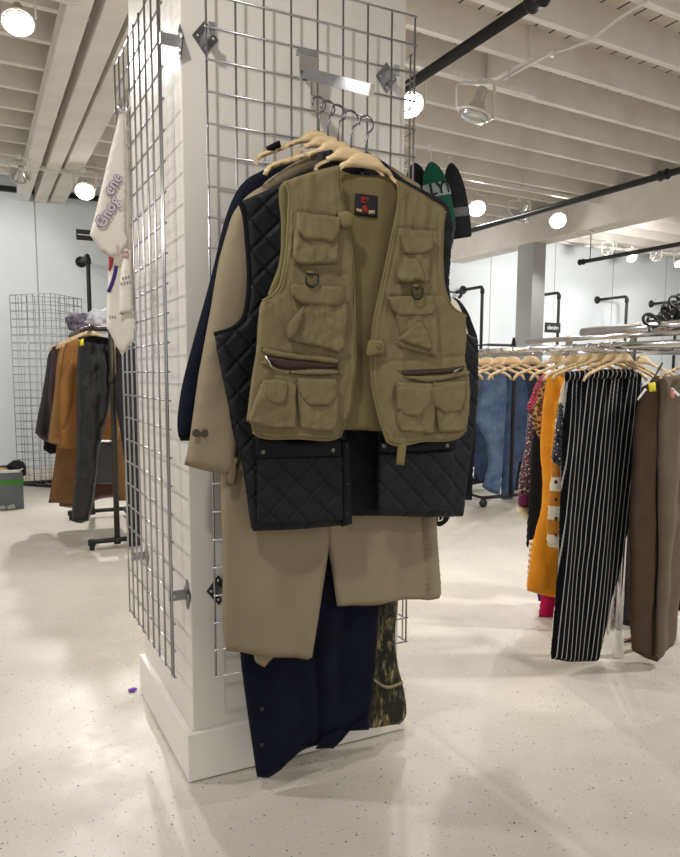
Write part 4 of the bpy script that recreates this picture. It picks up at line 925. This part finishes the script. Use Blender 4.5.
# --- denim rack
xd, yD, yE, zd = 3.66, 3.14, 4.9, 1.355
t = thing('denim_rack', 'black pipe clothes rack full of jeans in the middle distance', 'clothes rack', (xd, 4, 0))
for yy in (yD, yE):
    MB().tube(bend([(xd, yy, .07), (xd, yy, zd), (xd, yy+.05*(1 if yy == yD else -1), zd)], .02), .018, 12).out('upright', blackpipe, t)
    MB().tube([(xd-.32, yy, .085), (xd+.32, yy, .085)], .015, 10).out('foot_bar', blackpipe, t)
    for xx in (-.30, .30):
        MB().lathe([(.034, -.014), (.038, -.006), (.038, .006), (.034, .014)], (xd+xx, yy, .038), (0, 1, 0), 16).out('caster', blackplastic, t)
MB().tube([(xd, yD, zd), (xd, yE, zd)], .016, 12).out('rail', blackpipe, t)
for xx in (-.3, .3): MB().tube([(xd+xx, yD, .085), (xd+xx, yE, .085)], .012, 8).out('base_bar', blackpipe, t)
dl = [rgb(70, 90, 122), rgb(86, 106, 136), rgb(50, 66, 96), rgb(34, 42, 62), rgb(98, 112, 132), rgb(40, 46, 58)]
dw = [rgb(104, 126, 156), rgb(112, 136, 168), rgb(76, 96, 128), rgb(48, 58, 82), rgb(156, 166, 178), rgb(60, 68, 82)]
dm = [mat_denim('denim_%s' % 'abcdef'[i], dl[i], dw[i]) for i in range(6)]
GD = 'jeans on the denim rack'
garment('jeans', 'mid blue jeans with a tan leather patch, front of the denim rack', 'jeans', [(484, 361.5), (495, 363), (506, 362), (506, 400), (504, 442), (502, 470), (499.5, 495), (490, 492), (482, 487), (488, 466), (487, 445), (476, 419), (479, 395)], 3.22, dm[0], .035, GD, .02, 3, .02, 12, 5,
        [('leather_patch', [(490, 371.5), (496, 370.5), (496.5, 376), (490.5, 377.5)], -.05, .004, plain('tan_leather_patch', rgb(126, 84, 54), .6))])
garment('jeans', 'darker blue jeans just right of the patch jeans', 'jeans', [(502, 362), (513, 364), (523, 363), (527, 395), (529, 425), (528, 463), (518, 462), (515, 480), (512, 506), (502, 504), (503, 450), (504, 400)], 3.40, dm[2], .035, GD, .022, 5, .02, 14, 4)
garment('jeans', 'pale worn grey blue jeans left of the patch jeans', 'jeans', [(474, 371), (484, 367), (490, 370), (484, 400), (478, 424), (470, 425), (466, 410), (470, 385)], 3.45, dm[4], .03, GD, .02, 7, .02)
garment('jeans', 'dark navy jeans behind, at the right end of the denim rack', 'jeans', [(520, 366), (536, 364), (545, 366), (543, 440), (536, 492), (514, 490), (518, 430)], 3.75, dm[3], .04, GD, .022, 9, .014)
garment('jeans', 'nearly black jeans hanging low behind the pale ones', 'jeans', [(466, 400), (486, 405), (492, 440), (489, 482), (472, 485), (464, 470)], 3.95, dm[5], .04, GD, .022, 11, .014)
garment('jeans', 'deep blue jeans leg showing between the front pair and the upright', 'jeans', [(476, 425), (488, 425), (486, 470), (480, 482), (476, 470)], 3.6, dm[2], .03, GD, .02, 13, .012)
garment('jeans', 'slim indigo jeans second from the right of the denim rack', 'jeans', [(515, 372), (524, 366), (533, 372), (536, 420), (532, 468), (522, 470), (520, 420)], 3.58, dm[3], .03, GD, .02, 15, .012)
garment('navy_bag', 'navy blue bag with white tag on the floor bar of the denim rack', 'bag', [(464, 440), (470, 437), (474, 445), (476, 465), (474, 478), (466, 482), (462, 470)], 3.0, fabric('royal_navy_nylon', rgb(38, 42, 92), .15, .6), .05, None, .02, 17, .01, 10, 10, [('white_tag', [(471, 468), (474.5, 467), (473.5, 478), (470.5, 478)], -.055, .004, plain('white_paper', rgb(240, 238, 234), .7))])
for k2, y in enumerate((3.22, 3.40, 3.45, 3.58, 3.75, 3.95, 4.1, 4.25, 4.4, 4.55)):
    lbs = ['hanger of the patch jeans', 'hanger of the darker blue jeans', 'hanger of the pale worn jeans', 'hanger of the slim indigo jeans', 'hanger of the dark navy jeans', 'hanger of the nearly black jeans']
    hanger((xd, y, zd-.004), (lbs[k2]+' on the denim rack') if k2 < 6 else 'empty pale hanger at the far end of the denim rack', 'hangers on the denim rack', 'pale', 0, .205, hook_h=.034)
for px, py, y, lb in ((511, 341, 3.16, 'small black label clip on the front corner of the denim rack'), (481, 345, 4.6, 'black label clip farther back on the denim rack rail')):
    q = (xd, y, zd); m = MB(); m.tube([(q[0], y, zd+.012), (q[0], y, zd+.05), (q[0], y, zd+.115)], [.04, .026, .012], 10, flat=.6); o = m.out('label_clip', blackplastic, None, loc=(q[0], y, zd+.012)); tag(o, lb, 'clip', 'label clips on the denim rack')

# ================================================================== WALL RAILS, SIGNS, BOX
def wall_rail(px, py, ex, ey, label, r=.022):
    q = on(px, py, 1, 6.75); e = on(ex, ey, 2, q[2])
    t = thing('wall_rail', label, 'rail', (q[0], 6.75, 0), 'pipe rails on the back wall')
    MB().tube(bend([(q[0], 6.745, q[2]), (q[0], e[1], q[2]), (q[0], e[1], .0)], .05), r, 12).out('pipe', blackpipe, t)
    MB().lathe([(.06, 0), (.06, .008), (.03, .014), (.03, .04)], (q[0], 6.749, q[2]), (0, -1, 0), 18).out('wall_flange', blackpipe, t)
    MB().lathe([(r*1.35, -.03), (r*1.35, .03)], (q[0], e[1], q[2]-.06), (0, 0, 1), 14).out('elbow', blackpipe, t)
    MB().lathe([(.06, 0), (.06, .008), (.03, .014), (.03, .03)], (q[0], e[1], 0), (0, 0, 1), 18).out('floor_flange', blackpipe, t)
    return t, q, e
wr0 = wall_rail(81, 262, 88, 255, 'black pipe rail on the back wall at the far left, above the leather rack')
wr1 = wall_rail(463, 290, 487, 287, 'black pipe rail on the back wall above the denim rack')
wr2 = wall_rail(535, 296, 557, 292.5, 'black pipe rail half hidden by the pillar, with a black sign')
wr3 = wall_rail(597, 300, 621, 296, 'black pipe rail on the back wall right of the pillar')
wr4 = wall_rail(651, 304, 672, 301, 'black pipe rail on the back wall at the far right')
rod = thing('merchandise_bar', 'thin grey bar along the back wall above the hangers', 'rail', (7.5, 6.2, 1.55))
q = on(566, 347, 1, 6.25); MB().tube([(5.8, 6.25, q[2]), (8.3, 6.25, q[2])], .018, 8).out('bar', greypipe, rod)
m = MB()
for xx in (5.8, 8.2): m.tube([(xx, 6.25, q[2]), (xx, 6.75, q[2])], .012, 8)
m.out('bar_arms', greypipe, rod)
signb = plain('sign_black', rgb(40, 40, 42), .5); signw = plain('sign_white', rgb(226, 226, 224), .6)
def sign(c0, c1, y, label, text, sz, holder):
    a = on(*c0, 1, y); b = on(*c1, 1, y); t = thing('sign_board', label, 'sign', ((a[0]+b[0])/2, y, b[2]))
    MB().box((a[0], y-.006, b[2]), (b[0], y+.006, a[2])).out('panel', signb, t, False)
    cx, cz = (a[0]+b[0])/2, (a[2]+b[2])/2
    if text: lettering(text, sz, (cx, y-.0075, cz), (1, 0, 0), (0, 0, 1), signw, t, True)
    else: MB().box((a[0]+.012, y-.009, cz-.004), (b[0]-.012, y-.0055, cz+.006)).out('printed_line', signw, t, False)
    m = MB(); m.box((cx-.07, y-.01, holder[1]-.006), (cx+.07, y+.01, holder[1]+.006)); m.tube([(cx, y, holder[0]), (cx, y, holder[1])], .006, 8); m.tube([(cx, y, holder[1]), (cx, y, b[2]-.0)], .006, 8)
    m.out('holder', whitemetal, t, False)
yp0 = wr0[2][1]
hz = on(85, 246, 1, yp0)[2]
sign((76, 229), (93, 241), yp0-.0, 'black sign board on the white holder above the far left wall rail', '', 0, (wr0[1][2]+.02, hz))
yp2 = wr2[2][1]
h2 = on(552, 337, 1, yp2-.05)[2]
sign((545, 322.3), (560, 333), yp2-.05, 'small black sign on the pipe rail beside the pillar', 'denim', .085, (h2-.2, h2))
# storage tote
yb2 = 4.76; a = on(22.5, 470, 1, yb2); b = on(22.5, 509, 1, yb2)
t = thing('storage_box', 'grey storage box with a green band on the floor at the left edge', 'box', (a[0]-.3, yb2+.2, 0))
boxm = plain('grey_box', rgb(104, 108, 114), .6); H = a[2]; x1 = a[0]; x0 = x1-.62; y1 = yb2+.42
m = MB(); th = .012
m.box((x0, yb2, 0), (x1, yb2+th, H)); m.box((x0, y1-th, 0), (x1, y1, H)); m.box((x0, yb2+th, 0), (x0+th, y1-th, H)); m.box((x1-th, yb2+th, 0), (x1, y1-th, H)); m.box((x0+th, yb2+th, .001), (x1-th, y1-th, .012))
m.out('walls', boxm, t, False)
g0, g1 = on(10, 480, 1, yb2)[2], on(10, 485, 1, yb2)[2]
m = MB(); m.box((x0-.004, yb2-.004, g1), (x1+.004, y1+.004, g0)); m.out('green_band', plain('green_band', rgb(62, 132, 44), .5), t, False)
m = MB(); m.box((x0-.006, yb2-.006, H-.018), (x1+.006, yb2+.012, H+.004)); m.box((x1-.012, yb2-.006, H-.018), (x1+.006, y1+.006, H+.004)); m.out('rim', plain('white_rim', rgb(216, 214, 210), .5), t, False)
lb0 = P([(7, 506), (14, 504), (15.5, 508), (8, 509.3)], yb2-.003); cloth('torn_label', lb0, yb2-.003, .002, plain('label_paper', rgb(190, 192, 190), .8), t, .02, wrk=0)
lb0 = P([(0, 506), (5, 505.5), (5.5, 509), (0, 509.5)], yb2-.003); cloth('torn_label', lb0, yb2-.003, .002, plain('label_paper', rgb(190, 192, 190), .8), t, .02, wrk=0)
def blob(name, label, cat, c, sx_, sy_, sz_, m_, seed, amp=.3):
    b = bmesh.new(); bmesh.ops.create_icosphere(b, subdivisions=3, radius=1); b.verts.index_update()
    vs = [(c[0]+v.co.x*sx_*(1+amp*noise.noise(v.co*1.8+Vector((seed, 0, 0)))), c[1]+v.co.y*sy_*(1+amp*noise.noise(v.co*1.8+Vector((0, seed, 0)))), c[2]+v.co.z*sz_*(1+amp*noise.noise(v.co*1.8+Vector((0, 0, seed))))) for v in b.verts]
    o = mesh_obj(name, vs, [[v.index for v in f.verts] for f in b.faces], m_, None, True, loc=(c[0], c[1], c[2]-sz_)); b.free(); return tag(o, label, cat)
q = on(16, 468, 1, yb2+.12); blob('black_cloth', 'crumpled black cloth poking out of the grey storage box', 'cloth', (q[0], yb2+.15, H-.01), .085, .10, .075, blackcloth, 3)
q = on(3, 472, 1, yb2+.12); blob('orange_cloth', 'orange tan cloth inside the grey storage box', 'cloth', (q[0], yb2+.15, H-.045), .12, .10, .055, camel2, 5)
q = on(136, 691, 2, 0); o = blob('purple_chip', 'small purple scrap on the floor by the column base', 'scrap', (q[0]-.012, q[1], .0075), .016, .010, .007, plain('purple_plastic', rgb(120, 70, 190), .4), 2, .2)

# ================================================================== CEILING SERVICES
def ceil_pipe(x, ya, yb, z, label, joints=()):
    t = thing('ceiling_pipe', label, 'pipe', (x, (ya+yb)/2, z), 'black ceiling pipes')
    MB().tube([(x, ya, z), (x, yb, z)], .0235, 14).out('pipe', blackpipe, t)
    for jy_ in joints: MB().lathe([(.034, -.035), (.037, -.028), (.031, -.02), (.031, .02), (.037, .028), (.034, .035)], (x, jy_, z), (0, 1, 0), 16).out('coupling', blackpipe, t)
    m = MB()
    for hy in (yb-.15,): m.tube([(x, hy, z), (x, hy, 3.088)], .005, 6)
    m.out('hanger_rod', blackpipe, t)
ceil_pipe(1.345, .28, 2.6, 2.5, 'black pipe under the ceiling just right of the column top', (.34,))
ceil_pipe(3.70, -2.5, 5.6, 2.5, 'long black ceiling pipe crossing above the right rack', (1.72,))
ceil_pipe(6.02, -1.5, 4.8, 2.5, 'farthest black ceiling pipe right of the pillar', (4.78,))
t = thing('conduit_cable', 'thin white conduit cable snaking under the joists', 'cable', (1.6, 1.5, 3.05))
#cpts = [on(615, -3, 2, 3.07), on(592, 10, 2, 3.07), on(556, 50, 2, 3.07)-np.array([0, 0, .0]), on(551, 52, 2, 3.07), on(500, 79, 2, 3.07), on(455, 105, 2, 3.07), on(425, 122, 2, 3.07), on(405, 128, 2, 3.07)]
cp = [on(a, b, 2, 3.07) for a, b in ((655, -4), (649, 0), (618, 18.5), (589, 41), (570, 48), (551, 53), (528, 65), (503, 79))]
MB().tube(cp, .010, 8).out('cable', whitemetal, t)
MB().lathe([(.02, -.02), (.02, .02)], on(551, 53, 2, 3.06), (1, 0, 0), 10).out('clamp', whitemetal, t)
brace_ = MB(); qa = on(505, 76, 2, 3.09); 
MB().box((2.62, 1.85, 3.10), (2.665, 2.28, 3.288)).out('blocking', beam_m, ceil, False)
GT = 'white track light heads under the ceiling'
SPOTS = []
def track(a, b, z, label):
    t = thing('lighting_track', label, 'lighting track', ((a[0]+b[0])/2, (a[1]+b[1])/2, z), 'white lighting tracks')
    A = Vector((a[0], a[1], z)); B = Vector((b[0], b[1], z)); u = (B-A).normalized(); s_ = Vector((0, 0, 1)).cross(u)
    m = MB(); v = [p+s_*i*.018+Vector((0, 0, j*.017)) for p in (A, B) for i in (-1, 1) for j in (-1, 1)]
    m.add(v, [(0, 1, 3, 2), (4, 6, 7, 5), (0, 4, 5, 1), (2, 3, 7, 6), (0, 2, 6, 4), (1, 5, 7, 3)]); m.out('channel', whitemetal, t, False)
    m = MB(); n = 3
    for k3 in range(n): p = A+(B-A)*((k3+.5)/n); m.tube([p, (p.x, p.y, 3.088)], .006, 6)
    m.out('drop_rods', whitemetal, t)
glass_m = plain('aluminised_glass', (.62, .62, .60, 1), .22, .75)
def head(px, py, z, aim, label, on_=True, top=None, power=0, size=1.0, spot=75):
    """PAR lamp in a wire yoke; px,py is the lens centre in the photo and z its height"""
    c = Vector(on(px, py, 2, z)); dr_ = (Vector(aim)-c).normalized()
    s = size; ht = .175*s
    back = c-dr_*.115*s
    topz = back.z+ht if top is None else top
    t = thing('track_light', label, 'lamp', (back.x, back.y, topz), GT)
    hx = Vector((.89, -.45, 0)); hx = (hx-dr_*hx.dot(dr_)).normalized(); hw = .076*s
    piv = c-dr_*.014*s
    m = MB(); hz_ = Vector((.89, -.45, 0))*hw; m.tube(bend([piv+hx*hw, Vector((piv.x, piv.y, topz-.03))+hz_, Vector((piv.x, piv.y, topz-.03))-hz_, piv-hx*hw], .03), .0058*s, 8); m.out('yoke', whitemetal, t)
    m = MB(); m.lathe([(.022, 0), (.022, .03), (.014, .036)], (piv.x, piv.y, topz-.034), (0, 0, 1), 14); m.out('mount', whitemetal, t)
    MB().lathe([(.018*s, 0), (.021*s, .012*s), (.021*s, .045*s), (.034*s, .075*s), (.056*s, .105*s), (.060*s, .113*s)], back, dr_, 22).out('bulb', glass_m, t)
    MB().tube([c-dr_*.012*s+(hx*math.cos(a)+dr_.cross(hx)*math.sin(a))*.066*s for a in [2*PI*i/24 for i in range(24)]], .0058*s, 8, closed=True).out('ring', whitemetal, t)
    MB().lathe([(.058*s, -.003*s), (.060*s, .001), (.050*s, .010*s), (.028*s, .017*s), (.005*s, .019*s)], c, dr_, 22).out('lens', lens_m if on_ else glass_m, t)
    if power:
        ld = bpy.data.lights.new('lamp_beam', 'SPOT'); ld.energy = power; ld.spot_size = math.radians(spot); ld.spot_blend = .7; ld.shadow_soft_size = .05; ld.color = (1, .97, .925)
        lo = bpy.data.objects.new('lamp_beam', ld); COL.objects.link(lo); lo.parent = t
        p = c+dr_*.035*s-WL[t]; lo.location = p; lo.rotation_euler = dr_.to_track_quat('-Z', 'Y').to_euler()
    return c
zt = 2.97
a, b = on(-40, 153, 2, zt), on(112, 179, 2, zt); track((a[0]-1.2, a[1]), (b[0]+.3, b[1]), zt, 'white lighting track at left in front of the back wall')
a, b = on(418, 63, 2, zt), on(535, 95, 2, zt); track((a[0]-.4, a[1]), (b[0], b[1]), zt, 'white lighting track under the joists right of the column')
a, b = on(440, 172, 2, zt), on(621, 207, 2, zt); track((a[0]-.4, a[1]), (b[0], b[1]), zt, 'white lighting track above the denim rack')
a, b = on(585, 246, 2, zt), on(690, 254, 2, zt); track((a[0], a[1]), (b[0]+1.5, b[1]), zt, 'farthest white lighting track right of the pillar')
track((-1.8, 2.12), (.0, 2.14), zt, 'white lighting track near the left beams')
LP = []
head(18, 24, 2.80, (-.4, .6, .0), 'lit lamp nearest, at the top left corner', power=92, top=zt, size=1.1, spot=110)
head(20, 178, 2.78, (-.2, 6.7, 1.9), 'unlit looking track lamp at left, beside the bright one', on_=False, top=zt, size=1.15, power=30)
head(85, 192, 2.76, (-.1, 2.6, 0), 'bright track lamp at left above the back wall sign', power=215, top=zt, size=1.3, spot=110)
head(410, 106, 2.78, (1.3, -.1, 0), 'bright track lamp shining through the right edge of the column grid', power=85, top=zt, size=1.3, spot=95)
head(474, 117, 2.74, (1.7, 2.4, .3), 'track lamp turned away, hanging right of the column top', on_=False, top=zt, power=40, size=1.55)
head(477, 209, 2.80, (2.6, 1.4, 0), 'bright track lamp just right of the knit hats', power=60, top=zt, size=1.35, spot=110)
head(518, 219, 2.76, (4.1, 5.4, .6), 'track lamp turned to the wall, second of the row above the pillar', on_=False, top=zt, power=60, size=1.5)
head(558, 221, 2.80, (3.0, 1.2, 0), 'bright tilted track lamp, third of the row above the pillar', power=80, top=zt, size=1.35, spot=110)
head(587, 228, 2.76, (5.0, 5.6, .6), 'track lamp turned to the wall, last of the row above the pillar', on_=False, top=zt, power=60, size=1.5)
head(607, 253, 2.80, (8, 6.7, 1.5), 'far track lamp right of the pillar, first of the far row', on_=False, top=zt, power=40)
head(632, 258.5, 2.80, (6.8, 3.5, 0), 'far bright track lamp, second of the far row', power=60, top=zt)
head(656, 258, 2.80, (9.5, 6.7, 1.5), 'far track lamp turned to the wall, third of the far row', on_=False, top=zt, power=40)
head(679, 264, 2.80, (8, 3.0, 0), 'far bright track lamp at the right picture edge', power=60, top=zt)

# unseen bodiless spots: the front one matches wire shadows, others added to brighten surfaces
def unseen_spot(loc, aim, e, size=.12, ang=110):
    ld = bpy.data.lights.new('unseen_lamp', 'SPOT'); ld.energy = e; ld.spot_size = math.radians(ang); ld.spot_blend = .8; ld.shadow_soft_size = size; ld.color = (1, .97, .925)
    o = bpy.data.objects.new('unseen_lamp', ld); COL.objects.link(o); o.location = loc
    o.rotation_euler = (Vector(aim)-Vector(loc)).to_track_quat('-Z', 'Y').to_euler()
unseen_spot((-.95, -1.25, 2.98), (.25, -.02, 1.38), 86, size=.06, ang=54)
unseen_spot((1.9, -2.8, 2.85), (2.2, .2, .6), 100, ang=74)
unseen_spot((-2.4, 1.3, 2.95), (-.05, .4, 1.2), 150, ang=56)
unseen_spot((3.6, -.8, 2.85), (3.0, .3, .2), 215)
unseen_spot((-1.8, 4.6, 2.85), (-.6, 6.7, 1.2), 85)
unseen_spot((6.5, 3.9, 2.45), (7.6, 6.7, 1.75), 275)  # added in mid-air, without a fitting, to brighten the back wall
unseen_spot((3.0, 4.6, 2.6), (4.4, 6.7, 1.7), 120)
unseen_spot((.4, 2.0, 2.85), (.2, 4.0, .2), 80)
unseen_spot((4.6, 1.6, 2.85), (4.4, 1.8, 0), 50)
w = bpy.data.worlds.new('shop_air'); S.world = w; w.use_nodes = True
w.node_tree.nodes['Background'].inputs[0].default_value = (1, .985, .96, 1); w.node_tree.nodes['Background'].inputs[1].default_value = .63
S.view_settings.view_transform = 'Standard'; S.view_settings.look = 'None'; S.view_settings.gamma = 1; S.view_settings.exposure = .08
try: S.view_settings.use_curve_mapping = False
except Exception: pass
